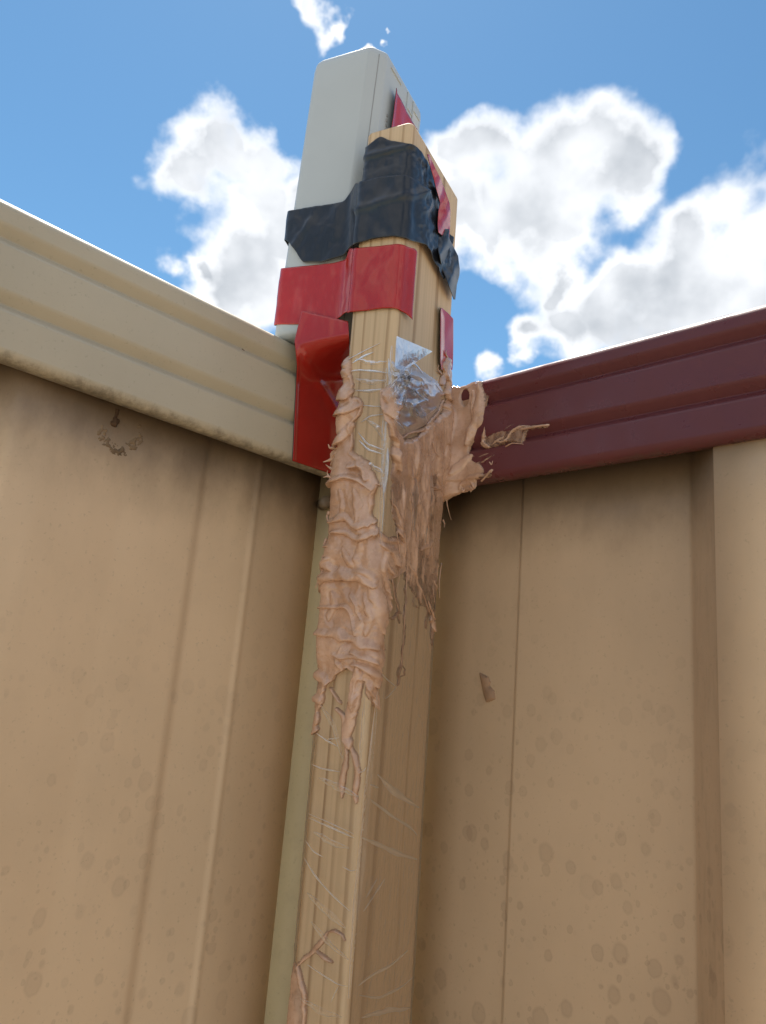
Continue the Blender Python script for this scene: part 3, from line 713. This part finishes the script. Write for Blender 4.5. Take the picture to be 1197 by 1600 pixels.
ROLLS = [
    ([(525, 810), (545, 806), (565, 810), (588, 812)], 7, .0034), ([(527, 828), (548, 830), (570, 834), (590, 828)], 8, .0036),
    ([(500, 912), (515, 896), (540, 892), (565, 900), (584, 910)], 9, .0045), ([(500, 925), (497, 905), (510, 880), (520, 870)], 6, .003),
    ([(560, 890), (575, 893), (585, 905)], 8, .0036), ([(500, 983), (520, 980), (545, 988), (570, 996), (586, 1004)], 6, .0033),
    ([(527, 1010), (548, 1018), (568, 1022)], 5, .0028), ([(555, 1012), (575, 1022), (583, 1030)], 5, .0028), ([(500, 1048), (506, 1058), (518, 1060)], 9, .0040),
    ([(557, 1036), (572, 1040), (582, 1052), (583, 1066)], 7, .0036), ([(517, 748), (530, 742), (548, 741), (566, 744), (590, 757)], 5, .0040),
    ([(548, 722), (562, 720), (572, 727), (580, 742)], 7, .0042), ([(535, 690), (545, 672), (552, 660)], 7, .0034), ([(538, 640), (552, 634), (563, 633)], 9, .0034),
    ([(543, 606), (546, 618)], 10, .0032), ([(545, 585), (542, 570)], 6, .0022), ([(515, 870), (530, 888), (545, 895)], 5, .0028), ([(540, 855), (555, 880), (570, 885)], 7, .0018),
    ([(505, 947), (520, 945), (530, 948), (545, 944), (555, 955), (560, 985)], 3, .0030), ([(553, 925), (562, 945), (570, 960)], 3, .0026), ([(582, 905), (590, 940), (592, 980)], 8, .0024),
    ([(512, 720), (522, 712), (530, 700)], 9, .0042), ([(511, 746), (518, 752)], 6, .0040), ([(510, 800), (512, 830), (520, 850)], 6, .003),
    ([(605, 612), (612, 625), (612, 645)], 8, .0034), ([(614, 700), (618, 728)], 6, .0030), ([(596, 850), (612, 860), (622, 880)], 6, .0024), ([(600, 870), (610, 895)], 5, .002), 
    ([(572, 842), (562, 870), (566, 892)], 6, .0022), ([(536, 764), (541, 785), (538, 803)], 5, .0020), ([(560, 762), (566, 785), (562, 804)], 6, .0022), ([(575, 925), (580, 955), (574, 985)], 5, .0022), ([(522, 920), (526, 942), (520, 965)], 6, .0020), ([(540, 1000), (532, 1025), (536, 1040)], 5, .0020), ([(603, 850), (598, 890), (602, 930)], 4, .0020),
    # strips hanging below the mass
    ([(563, 1045), (560, 1075), (553, 1105), (546, 1130), (541, 1152)], 10, .0030), ([(541, 1150), (545, 1156), (549, 1162)], 8, .0034), ([(540, 1160), (541, 1195), (537, 1225), (537, 1243)], 5, .0020),
    ([(547, 1160), (557, 1185), (561, 1205), (558, 1230), (556, 1252)], 5, .0020), ([(570, 1052), (562, 1085), (556, 1110)], 2.2, .0020), ([(516, 1073), (526, 1086), (535, 1097)], 2.5, .0018), ([(528, 1105), (536, 1118), (538, 1135)], 4, .0018),
    ([(488, 1090), (486, 1110), (490, 1128)], 3, .002), ([(500, 1082), (503, 1094)], 6, .0026), ([(578, 1062), (577, 1090)], 5, .0016),
    # low branch on the film
    ([(541, 1468), (536, 1459), (524, 1456), (513, 1458)], 2.6, .0016), ([(513, 1458), (503, 1473), (494, 1483), (480, 1493), (468, 1503)], 5, .0018), ([(494, 1484), (503, 1494), (519, 1504)], 3.5, .0014), ([(466, 1506), (471, 1525), (475, 1545), (477, 1600)], 4, .0020),
    # arris smear and strings on the wide face
    ([(613, 780), (620, 800), (627, 830), (630, 860)], 3, .0018), ([(640, 800), (652, 775), (662, 765)], 2.6, .0016), ([(636, 770), (640, 800), (637, 830), (633, 850), (638, 880), (652, 910), (664, 940), (672, 965)], 2.4, .0016),
    ([(637, 850), (634, 900), (632, 950), (630, 1000), (627, 1035)], 1.8, .0012), ([(627, 1035), (621, 1052), (620, 1070)], 4, .0016), ([(627, 1035), (634, 1045), (632, 1056), (622, 1058)], 1.6, .0010), ([(655, 860), (666, 855), (674, 846)], 4, .0020),
    ([(611, 900), (616, 930), (622, 952), (628, 958)], 2.4, .0016), ([(604, 962), (614, 966), (622, 955), (625, 975)], 2.6, .0018), ([(586, 1002), (598, 1008), (602, 1017)], 2.4, .0016), ([(600, 940), (606, 945), (600, 950)], 3, .002),
    ([(648, 930), (645, 945), (654, 950)], 2, .0012), ([(676, 905), (680, 930), (682, 955)], 2, .0016), ([(672, 965), (680, 985), (682, 1000), (678, 1015)], 5, .0032), ([(668, 940), (676, 965), (683, 975)], 3, .0024),
    ([(692, 860), (686, 880), (690, 895)], 8, .0026), ([(662, 700), (655, 730), (640, 745)], 3, .0016), ([(690, 690), (688, 720), (684, 760), (672, 766)], 5, .0026), ([(676, 690), (672, 720), (668, 740)], 3, .0016),
    ([(623, 682), (642, 678), (660, 666), (678, 648), (692, 626)], 4, .0028), ([(690, 600), (697, 582), (696, 562)], 6, .0032), ([(700, 600), (703, 575)], 5, .003), ([(676, 628), (684, 618), (694, 614)], 5, .0024),
    ([(672, 600), (682, 612)], 4, .002), ([(655, 640), (668, 632), (680, 630)], 4, .0018),
]
def thin_faces(o, thin_v, F0, th):
    # where it is scraped thin the surface below shows through
    o.data.materials.append(M_thin); idx = np.zeros(len(o.data.polygons), dtype=np.int32); idx[:len(F0)] = thin_v[F0].sum(1) >= 3
    o.data.polygons.foreach_set('material_index', idx)
    at = o.data.attributes.new('thickness', 'FLOAT', 'POINT'); full = np.full(len(o.data.vertices), .0028, dtype=np.float32); full[:len(th)] = th; at.data.foreach_set('value', full)
def build_post_putty():
    s, A, B, Z, n, u, v = wood_grid(-.29, .262, .00048, .00048)
    jx = (fbm(u * .045, v * .045, 1, 4) - .5) * 16; jy = (fbm(u * .045, v * .045, 2, 4) - .5) * 16
    h = np.full(u.shape, -.001)
    d = np.full(u.shape, -1e3)
    for p in FRONT[:3] + FRONT[4:]: d = np.maximum(d, poly_sd(u + jx, v + jy, p))
    body = .0030 * (1 - np.exp(-np.clip(d, 0, None) / 4.0)) + .0050 * (fbm(u * .030, v * .022, 3, 2) - .42) + .0019 * (ridged(u * .034 + jx * .07, v * .026 + jy * .06, 4, 2) - .5)
    # the knife thinned it in places
    body = body * (1 - .55 * sstep(.55, .75, fbm(u * .03, v * .012, 44, 2)))
    body = np.maximum(body, .0007) + .0012 * np.exp(-((d - 3) / 2.5) ** 2)
    h = np.where(d > 0, body * sstep(0, 2.0, d), h)
    d3 = poly_sd(u + jx * .4, v, FRONT[3]); h = np.where(d3 > 0, .0004 + .0010 * (1 - np.exp(-np.clip(d3, 0, None) / 9)) + .0008 * (fbm(u * .05, v * .02, 55, 3) - .5), h)
    ds = poly_sd(u + jx * 1.2, v + jy * 1.2, SMEAR)
    st = fbm(u * .11, v * .014, 21, 4); sm = .0010 * sstep(1010, 820, v) + .0002 + .0024 * np.clip(st - .44, 0, 1) * 3 + .0012 * (ridged(u * .07, v * .016, 22, 3) - .62)
    edge = .0026 * sstep(676, 700, u) * fbm(u * .06, v * .04, 25, 3)
    up = .0012 * sstep(760, 700, v) * (.5 + fbm(u * .03, v * .04, 26, 3))
    sm = (sm + edge + up) * sstep(0, 5, ds)
    h = np.where((ds > 0) & (sm > .00022), np.maximum(h, sm), h)
    ka = next(i for i, r in enumerate(ROLLS) if r[0][0] == (613, 780))
    hs = strokes_h(u, v, ROLLS[:ka] + [(p, w * .8, t * .62) for p, w, t in ROLLS[ka:]])
    h = np.where(hs > .0001, np.maximum(h, 0) * .75 + hs, h)
    h = np.where(h > 0, h + .00030 * (fbm(u * .18, v * .18, 31, 2) - .5), h)
    keep = h > 0
    hh = np.where(keep, h + .00015, -.0006)
    # sag: push material slightly down where it is thick
    Zs = Z - np.where(keep, np.clip(hh - .0008, 0, 1) * (.2 + 1.1 * fbm(u * .03, v * .02, 37, 2)), 0)
    P = T(A + n[:, 0][:, None] * hh, B + n[:, 1][:, None] * hh, Zs)
    V = [P.reshape(-1, 3)]; Fc = grid_faces(*u.shape, keep)
    used = np.unique(Fc); rm = np.full(P.shape[0] * P.shape[1], -1); rm[used] = np.arange(len(used)); Fc = rm[Fc]; V = P.reshape(-1, 3)[used]; Fc0 = Fc
    thin_v = ((h < .0008) & (u > 615)).reshape(-1)[used]; th = h.reshape(-1)[used]
    # torn peaks and threads standing off the mass
    def at(uu, vv, off, face='f'):
        return onplane(uu, vv, T(0, -off, .1), E2) if face == 'f' else onplane(uu, vv, T(-off, 0, .1), E1)
    parts = [(V, Fc)]
    def peak(pts, r0, r1, off0, off1, face='f', k=10):
        q = spline(np.array(pts, float), k); offs = np.linspace(off0, off1, k)
        parts.append(tube([at(a, b, o, face) for (a, b), o in zip(q, offs)], r1 * .7 + (r0 * .62 - r1 * .7) * np.linspace(1, 0, k) ** 1.4 * (.8 + .4 * vnoise(np.arange(k) * .7, np.full(k, pts[0][1]), 3)), 7))
    for pts, r0, r1, o0, o1 in (
        ([(522, 716), (512, 720), (505, 722)], .0030, .0004, -.002, .001), ([(524, 700), (515, 700), (513, 694)], .0026, .0005, -.002, 0), ([(520, 733), (514, 730), (509, 726)], .0020, .0003, -.002, 0),
        ([(522, 748), (512, 744), (505, 746)], .0024, .0003, -.001, .002), ([(514, 745), (511, 739), (512, 735)], .0014, .0002, 0, .001), ([(518, 752), (520, 764), (517, 772)], .0016, .0004, -.001, 0),
        ([(515, 800), (511, 806), (512, 814)], .0022, .0005, -.002, 0), ([(512, 866), (504, 868), (503, 876), (508, 880)], .0013, .0005, -.001, .001), ([(506, 888), (498, 905), (493, 919)], .0022, .0003, -.002, .001),
        ([(504, 900), (497, 898), (495, 903)], .0014, .0003, -.001, 0), ([(502, 940), (499, 950), (500, 958)], .0014, .0003, -.001, 0), ([(503, 978), (499, 985), (500, 992)], .0015, .0004, -.001, 0),
        ([(510, 842), (506, 850), (508, 858)], .0018, .0004, -.002, 0), ([(592, 757), (600, 764), (604, 762)], .0010, .0003, .001, .002), ([(560, 742), (575, 752), (594, 758)], .0012, .0005, .004, .003)):
        peak(pts, r0, r1, o0, o1)
    for pts, r0, r1, o0, o1 in (
        ([(697, 775), (699, 790), (703, 806), (705, 812)], .0008, .00025, .0015, .002), ([(692, 812), (695, 818), (694, 824)], .0012, .0003, 0, .001), ([(676, 690), (680, 705), (688, 716)], .0008, .0003, .003, .004),
        ([(646, 700), (655, 716), (650, 730)], .0007, .0003, .002, .003), ([(640, 712), (648, 722), (662, 716)], .0006, .0003, .002, .002), ([(683, 742), (690, 758), (694, 764)], .0010, .0003, .003, .004),
        ([(655, 855), (650, 845), (652, 838)], .0007, .0003, .002, .004), ([(664, 868), (668, 872), (674, 862)], .0007, .0003, .001, .003), ([(676, 905), (677, 925), (680, 945)], .0005, .0003, .001, .002),
        ([(690, 880), (686, 910), (687, 935)], .0006, .0003, .001, .002), ([(640, 800), (645, 785), (643, 770)], .0006, .0003, .001, .002), ([(612, 765), (614, 790), (612, 800)], .0006, .0003, .001, .002),
        ([(620, 830), (626, 870), (624, 905), (619, 925)], .0006, .00025, .003, .002), ([(613, 905), (617, 935), (624, 955)], .0006, .0003, .003, .002), ([(637, 852), (635, 920), (630, 1010), (627, 1036)], .0006, .0004, .001, .0012),
        ([(661, 765), (668, 760), (688, 764), (692, 770)], .0008, .0003, .002, .003), ([(700, 560), (696, 553), (698, 547)], .0014, .0003, .001, .002), ([(690, 585), (684, 577), (685, 570)], .0014, .0003, .001, .003)):
        peak(pts, r0, r1, o0, o1, 'r')
    V, Fc = join_parts(parts)
    o = mesh_obj('putty_smear', V, Fc, M_putty); thin_faces(o, thin_v, Fc0, th)
    tag(o, 'thick pinkish brown putty smeared down the narrow and wide faces of the timber', 'putty')
build_post_putty()

def build_rail_putty():
    # on the front of the maroon rail, thick where it meets the timber
    du = .00055; s = np.arange(.040, .165, du); z = np.arange(RZ0 - .022, RZ1 + .001, du)
    SS, ZZ = np.meshgrid(s, z, indexing='ij'); base = AP - DR * SS[..., None] + ZUP * ZZ[..., None]
    u, v = proj(base + NR * .001)
    jx = (fbm(u * .05, v * .05, 61, 4) - .5) * 11; jy = (fbm(u * .05, v * .05, 62, 4) - .5) * 11
    main = [(690, 600), (706, 606), (735, 600), (756, 595), (758, 617), (755, 646), (747, 657), (741, 679), (731, 705), (736, 714), (752, 725), (760, 738), (752, 752), (733, 764), (718, 768), (700, 780), (680, 790), (670, 700)]
    blade = [(751, 690), (758, 697), (772, 698), (787, 692), (800, 688), (817, 694), (822, 675), (826, 668), (810, 661), (800, 664), (787, 669), (770, 676), (760, 684), (755, 676)]
    slip = [(730, 706), (745, 712), (765, 707), (783, 704), (776, 713), (764, 718), (754, 724), (738, 722)]
    foot = [(740, 740), (752, 742), (762, 738), (770, 733), (768, 744), (757, 752), (752, 760), (742, 758)]
    d = poly_sd(u + jx, v + jy, main); h = np.where(d > 0, (.0006 + .0022 * (1 - np.exp(-np.clip(d, 0, None) / 9)) + .0018 * (fbm(u * .03, v * .035, 63, 3) - .4)) , -.001)
    h = np.where(d > 0, np.maximum(h, .0003) + .0055 * sstep(728, 694, u), h)
    bare = np.exp(-(((u - 728) / 8) ** 2 + ((v - 622) / 16) ** 2)) ; h = np.where((d > 0) & (bare > .45), .0001, h)
    lip = strokes_h(u, v, [([(750, 600), (752, 625), (748, 650), (740, 672), (733, 695)], 7, .0032), ([(741, 612), (742, 640), (738, 668)], 3, .0016), ([(712, 640), (708, 680), (700, 720)], 7, .0030), ([(738, 712), (725, 722), (712, 742)], 6, .0020), ([(722, 756), (738, 748), (752, 744)], 5, .0016),
                            ([(753, 690), (757, 694), (765, 697)], 4, .0024), ([(756, 694), (755, 682), (756, 670)], 2, .0022), ([(790, 690), (805, 672), (822, 668), (840, 666), (856, 664)], 2.6, .0022), ([(768, 694), (785, 684), (800, 676)], 2.2, .0012), ([(774, 688), (784, 690), (800, 690)], 1.4, .0014),
                            ([(809, 709), (811, 710)], 2, .0008), ([(802, 716), (803, 717)], 1.5, .0006), ([(753, 757), (760, 744), (770, 735)], 2.4, .0018), ([(733, 765), (738, 758), (736, 750)], 2, .0016), ([(720, 764), (722, 756)], 2, .0014)])
    for p, t in ((blade, .0006), (slip, .0006), (foot, .0006)):
        e = poly_sd(u + jx * .7, v + jy * .7, p); h = np.where(e > 0, np.maximum(h, t * .6 + .0006 * fbm(u * .05, v * .1, 65, 3) + .0005 * np.exp(-((e - 2) / 1.5) ** 2)), h)
    thin = (h < .0014) & (u > 742)
    h = np.where(lip > .0001, np.maximum(h, 0) + lip * .8, h); thin &= lip < .0012
    below = ZZ < RZ0 + .001; h = np.where(below & (u > 742), -.001, h)
    keep = h > 0; hh = np.where(keep, h, -.0008) + np.where(below & keep, -.001, 0)
    P = base + NR * hh[..., None]
    Fc = grid_faces(*u.shape, keep); used = np.unique(Fc); rm = np.full(u.size, -1); rm[used] = np.arange(len(used)); V = P.reshape(-1, 3)[used]; Fc0 = rm[Fc]; thin_v = thin.reshape(-1)[used]; th = h.reshape(-1)[used]
    parts = [(V, rm[Fc])]
    def pk(pts, r0, r1, o0, o1, k=9):
        q = spline(np.array(pts, float), k); offs = np.linspace(o0, o1, k)
        parts.append(tube([onplane(a, b, AP + NR * o, NR) for (a, b), o in zip(q, offs)], np.linspace(r0, r1, k), 7))
    pk([(812, 671), (830, 668), (845, 665), (858, 664)], .0010, .0006, .003, .006); pk([(755, 684), (756, 676), (757, 667)], .0010, .0002, .002, .004); pk([(752, 752), (758, 746), (765, 738), (769, 733)], .0008, .0003, .002, .004)
    pk([(735, 760), (738, 766), (741, 760)], .0007, .0002, .001, .002); pk([(726, 764), (724, 770), (722, 762)], .0007, .0003, .001, .002); pk([(765, 722), (768, 727), (770, 720)], .0005, .0002, .001, .002); pk([(790, 698), (800, 692), (818, 694)], .0006, .0002, .001, .003)
    V, Fc = join_parts(parts)
    o = mesh_obj('putty_smear', V, Fc, M_putty); thin_faces(o, thin_v, Fc0, th); tag(o, 'brown putty dragged from the timber onto the maroon rail in torn ribbons', 'putty')
build_rail_putty()

# flake of putty stuck on the right-hand sheet
def build_flake():
    du = .0004; s = np.arange(.066, .125, du); z = np.arange(-.10, .05, du); SS, ZZ = np.meshgrid(s, z, indexing='ij')
    base = AP - DR * SS[..., None] - NR * .0338 + ZUP * ZZ[..., None]; u, v = proj(base)
    d = poly_sd(u, v, [(749, 1051), (756, 1055), (763, 1058), (766, 1066), (765, 1072), (772, 1080), (774, 1092), (768, 1095), (760, 1097), (756, 1085), (753, 1070)])
    h = np.where(d > 0, .0016 * (1 - np.exp(-np.clip(d, 0, None) / 3)) + .0008 * (fbm(u * .12, v * .04, 3, 3) - .4) + .0004, -.001); keep = h > 0
    Fc = grid_faces(*u.shape, keep); P = base + NR * np.where(keep, h, -.0003)[..., None]; used = np.unique(Fc); rm = np.full(u.size, -1); rm[used] = np.arange(len(used))
    o = mesh_obj('putty_flake', P.reshape(-1, 3)[used], rm[Fc], mat_simple('dry_putty', (.33, .20, .12), .7, .3, 300, .3, .25, dist=.001)); tag(o, 'small dried flake of brown putty on the spotted sheet below the maroon rail', 'putty flake')
build_flake()

# ------------------------------------------------------------------ clear stretch film round the timber
def build_film():
    e = empty('plastic_film', T(.017, .045, -EYE)); tag(e, 'clear stretch film wrapped round the timber under and over the putty', 'plastic film')
    s, A, B, Z, n, u, v = wood_grid(-.55, .205, .0016, .003)
    h = .0009 + .0007 * (fbm(u * .02, v * .03, 71, 3)) + .0005 * (ridged(u * .02 - v * .012, v * .03, 72, 3) - .5)
    P = T(A + n[:, 0][:, None] * h, B + n[:, 1][:, None] * h, Z)
    top = 566 + 6 * np.sin(u * .1) + 26 * sstep(610, 640, u) * 0
    mesh_obj('wrap', P.reshape(-1, 3), grid_faces(*u.shape, v > top), M_film, e); clean(bpy.data.objects['wrap'])
    # bunched folds of film, each a thin raised ribbon
    folds = [([(543, 562), (568, 549), (594, 536)], 1.3, 'f'), ([(551, 567), (568, 557), (584, 550)], 2.2, 'f'), ([(543, 581), (560, 578), (585, 580), (607, 583)], 1.8, 'f'), ([(555, 610), (578, 611), (604, 607)], 2.4, 'f'), ([(566, 633), (585, 635), (605, 635)], .9, 'f'),
             ([(560, 676), (574, 694), (600, 703)], 1.6, 'f'), ([(561, 688), (575, 703), (597, 709)], 2.0, 'f'), ([(564, 660), (578, 650), (600, 647)], 1.6, 'f'), ([(607, 560), (609, 600)], 2.0, 'f'), ([(598, 745), (600, 790), (597, 830)], 1.5, 'f'), ([(606, 700), (604, 740), (601, 770)], 3.0, 'f'),
             ([(495, 1146), (510, 1157), (527, 1166)], 1.4, 'f'), ([(512, 1155), (529, 1153)], 1.2, 'f'), ([(487, 1194), (502, 1201), (531, 1206)], 1.4, 'f'), ([(572, 1199), (568, 1205), (560, 1208)], 1.0, 'f'), ([(481, 1271), (514, 1285), (553, 1303)], 1.0, 'f'), ([(483, 1278), (514, 1292), (553, 1309)], 1.6, 'f'),
             ([(477, 1313), (490, 1331), (505, 1339)], 1.0, 'f'), ([(475, 1340), (493, 1370), (520, 1400), (546, 1423)], 1.4, 'f'), ([(535, 1354), (548, 1361), (558, 1359)], 1.0, 'f'), ([(480, 1507), (505, 1524), (529, 1539), (543, 1541)], 1.3, 'f'), ([(529, 1541), (523, 1552), (517, 1566)], 1.0, 'f'),
             ([(579, 1226), (592, 1231)], 1.5, 'r'), ([(579, 1249), (600, 1264), (616, 1277), (648, 1300)], 1.2, 'r'), ([(566, 1309), (590, 1319), (622, 1334), (652, 1343)], 3.2, 'r'), ([(580, 1252), (616, 1278), (640, 1290), (652, 1305)], 1.4, 'r'), ([(601, 1373), (585, 1398), (568, 1424)], 1.2, 'r'), ([(589, 1373), (578, 1392), (572, 1403)], 1.0, 'r'),
             ([(560, 1540), (580, 1524), (610, 1509), (637, 1485)], 1.8, 'r'), ([(562, 1555), (592, 1560), (628, 1542), (645, 1527)], 1.5, 'r'), ([(590, 1045), (605, 1062), (618, 1072)], .8, 'r'), ([(620, 1072), (610, 1085), (602, 1092)], .8, 'r'), ([(636, 560), (650, 570), (662, 585)], 1.5, 'r'), ([(668, 590), (680, 600), (690, 612)], 1.2, 'r')]
    for k, (pts, w, face) in enumerate(folds):
        q = spline(np.array(pts, float), 16); t = np.gradient(q, axis=0); t /= np.linalg.norm(t, axis=1, keepdims=True); no = np.stack([-t[:, 1], t[:, 0]], -1); V = []
        for i in range(16):
            ww = w * (1.3 if face == 'r' and pts[0][1] > 1000 else 1.0) * (1 - .75 * abs(2 * i / 15 - 1) ** 2) * (.7 + .6 * float(vnoise(np.array(i * .6), np.array(k * 3.), 9)))
            for c, hh in ((-1, 0), (-.35, .8), (.35, .9), (1, 0)):
                off = .0022 + .0009 * hh; uu, vv = q[i] + no[i] * c * ww
                V.append(onplane(uu, vv, T(0, -off, .1), E2) if face == 'f' else onplane(uu, vv, T(-off, 0, .1), E1))
        mesh_obj('fold', V, grid_faces(16, 4), M_sheen if (face == 'r' and pts[0][1] > 1000) else M_fold, e)
    sheens = [([(612, 540), (607, 640), (602, 720), (597, 800), (594, 850)], 5, 'f'), ([(604, 575), (600, 660), (596, 740)], 3, 'f'), ([(590, 1080), (580, 1180), (570, 1290), (556, 1420), (545, 1560)], 6, 'f'), ([(570, 1090), (562, 1200)], 3, 'f'),
              ([(640, 700), (650, 760), (646, 830)], 6, 'r'), ([(668, 700), (672, 780), (664, 850)], 5, 'r'), ([(590, 1210), (620, 1240), (655, 1262)], 5, 'r'),
              ([(500, 1100), (520, 1130), (535, 1185)], 4, 'f'), ([(498, 1215), (520, 1225), (560, 1245)], 5, 'f'), ([(490, 1300), (520, 1318), (545, 1325)], 5, 'f'), ([(480, 1395), (505, 1420), (540, 1450)], 5, 'f'), ([(486, 1440), (520, 1480), (545, 1500)], 4, 'f'), ([(470, 1560), (500, 1580), (535, 1590)], 5, 'f'), ([(565, 1590), (600, 1580), (640, 1575)], 5, 'r'),
              ([(555, 560), (580, 568), (605, 565)], 4, 'f'), ([(556, 592), (580, 598), (605, 594)], 4, 'f'), ([(572, 655), (590, 668), (602, 690)], 4, 'f'), ([(560, 720), (585, 730), (600, 740)], 4, 'f')]
    for k, (pts, w, face) in enumerate(sheens):
        q = spline(np.array(pts, float), 26); t = np.gradient(q, axis=0); t /= np.linalg.norm(t, axis=1, keepdims=True); no = np.stack([-t[:, 1], t[:, 0]], -1); V = []
        for i in range(26):
            for c in (-1, -.5, 0, .5, 1):
                ww = w * (1 - .8 * abs(2 * i / 25 - 1) ** 2) * (.6 + .8 * float(vnoise(np.array(i * .35), np.array(k * 3.7 + c), 19)))
                off = .0021 + .0010 * (1 - c * c) * (.5 + float(vnoise(np.array(i * .5), np.array(k * 2.1 + c), 29))); uu, vv = q[i] + no[i] * c * ww
                V.append(onplane(uu, vv, T(0, -off, .1), E2) if face == 'f' else onplane(uu, vv, T(-off, 0, .1), E1))
        mesh_obj('sheen_band', V, grid_faces(26, 5), M_sheen, e)
    # crumpled bunch on the wide face with a stiff pointed flap
    nu, nv = 70, 90; uu = np.linspace(606, 700, nu)[:, None] + np.zeros((nu, nv)); vv = np.linspace(556, 690, nv)[None] + np.zeros((nu, nv))
    hh = .0022 + .0052 * ridged(uu * .035 + vv * .012, vv * .045 - uu * .018, 81, 2) * (.4 + fbm(uu * .02, vv * .02, 85, 2)) - .001
    d = poly_sd(uu, vv, [(612, 566), (640, 572), (662, 582), (682, 596), (692, 612), (684, 640), (664, 664), (640, 676), (622, 682), (611, 668), (610, 620)])
    hh = hh * sstep(-2, 10, d) + .0010
    V = np.zeros((nu, nv, 3))
    for i in range(nu):
        for j in range(nv): V[i, j] = onplane(uu[i, j], vv[i, j], T(-hh[i, j], 0, .1), E1)
    o = mesh_obj('crumple', V, grid_faces(nu, nv, d > 0), M_crump, e, smooth=False); clean(o)
    rng = random.Random(5)
    for k in range(60):      # bright creases of the bunch
        a = rng.uniform(616, 676); b = rng.uniform(578, 668); L = rng.uniform(10, 38); w = rng.uniform(-2.6, -.2) if rng.random() < .6 else rng.uniform(.2, 1.4)
        if float(poly_sd(np.array([a]), np.array([b]), [(614, 575), (662, 585), (686, 605), (670, 655), (625, 676)])[0]) < 0: continue
        p0 = np.array([a, b]); dd = np.array([math.cos(w), math.sin(w)]) * L; V = []
        for i in range(8):
            c = p0 + dd * (i / 7 - .5); ww = rng.uniform(.5, 2.2) * (1 - abs(2 * i / 7 - 1) ** 2)
            for q in (-1, 0, 1):
                off = .0035 + .002 * (q == 0) + .0025 * math.sin(i * .45 + k); x = c + np.array([-math.sin(w), math.cos(w)]) * ww * q
                V.append(onplane(x[0], x[1], T(-off, 0, .1), E1))
        mesh_obj('fold', V, grid_faces(8, 3), M_fold, e, smooth=False)
    c3 = [onplane(620, 525, T(-.004, 0, .1), E1), onplane(676, 549, T(-.010, 0, .1), E1), onplane(640, 574, T(-.004, 0, .1), E1), onplane(613, 580, T(-.0015, 0, .1), E1)]
    V = []
    for i in range(14):
        for j in range(14):
            a, b = i / 13, j / 13; p = (c3[0] * (1 - a) + c3[1] * a) * (1 - b) + (c3[3] * (1 - a) + c3[2] * a) * b
            V.append(p - E1 * (.0016 * math.sin(a * 4 + b * 2) * b))
    mesh_obj('flap', V, grid_faces(14, 14), mat_film('stiff_film', .46, .7), e)
build_film()

# ------------------------------------------------------------------ marks with a body of their own on the left sheet and rail
def build_marks():
    # dark mud drip and a dried ring of mud below the cream rail, parts of the left fence
    du = .0006; s = np.arange(.170, .260, du); z = np.arange(.085, .1575, du); SS, ZZ = np.meshgrid(s, z, indexing='ij')
    prof = np.interp(SS, [.145, .1475, .2000, .2230, .250], [-.0240, -.0215, -.0197, -.0172, -.0145])
    base = AP - DL * SS[..., None] + NL * prof[..., None] + ZUP * ZZ[..., None]; u, v = proj(base)
    def lay(name, h, mat):
        keep = h > .0001; Fc = grid_faces(*u.shape, keep); P = base + NL * np.where(keep, h + .0007, .0001)[..., None]; used = np.unique(Fc); rm = np.full(u.size, -1); rm[used] = np.arange(len(used))
        mesh_obj(name, P.reshape(-1, 3)[used], rm[Fc], mat, fl)
    lay('mud_drip', strokes_h(u, v, [([(184, 620), (182, 642), (180, 655)], 3.2, .0007), ([(178, 656), (180, 664)], 7, .0016)]), M_dirt)
    rr = np.hypot((u - 190) / 30, (v - 668) / 36) + .5 * (fbm(u * .06, v * .06, 91, 3) - .5)
    ring = np.exp(-((rr - 1) / .22) ** 2) * sstep(650, 690, v) * sstep(.42, .60, fbm(u * .22, v * .22, 92, 3))
    lay('mud_ring', np.where(ring > .22, .0005 * ring, 0), mat_simple('dried_mud', (.23, .16, .10), .9, .1, 300, .5, .3, dist=.002))
    for (a, b) in ((107, 579),):
        c = onplane(a, b, AP + NL * .0002, NL); V, Fc = tube([c - NL * .0005, c + NL * .0002, c + NL * .0005], [.0014, .0014, .0007], 10); mesh_obj('hole_spot', V, Fc, M_dirt, fl)  # dark stub standing for a small hole in the rail
    # scratches and hair-fine cracks on the cream rail
    for pts in ([(305, 553), (345, 577), (362, 585), (408, 612), (400, 615), (388, 610)], [(347, 584), (350, 594), (364, 604)], [(427, 613), (440, 621), (455, 630)], [(4, 524), (14, 528)], [(378, 545), (382, 548)]):
        q = spline(np.array(pts, float), 20); V, Fc = tube([onplane(a, b, AP + NL * .0003, NL) for a, b in q], .00022, 5); mesh_obj('scratch', V, Fc, M_dirt, fl)
build_marks()
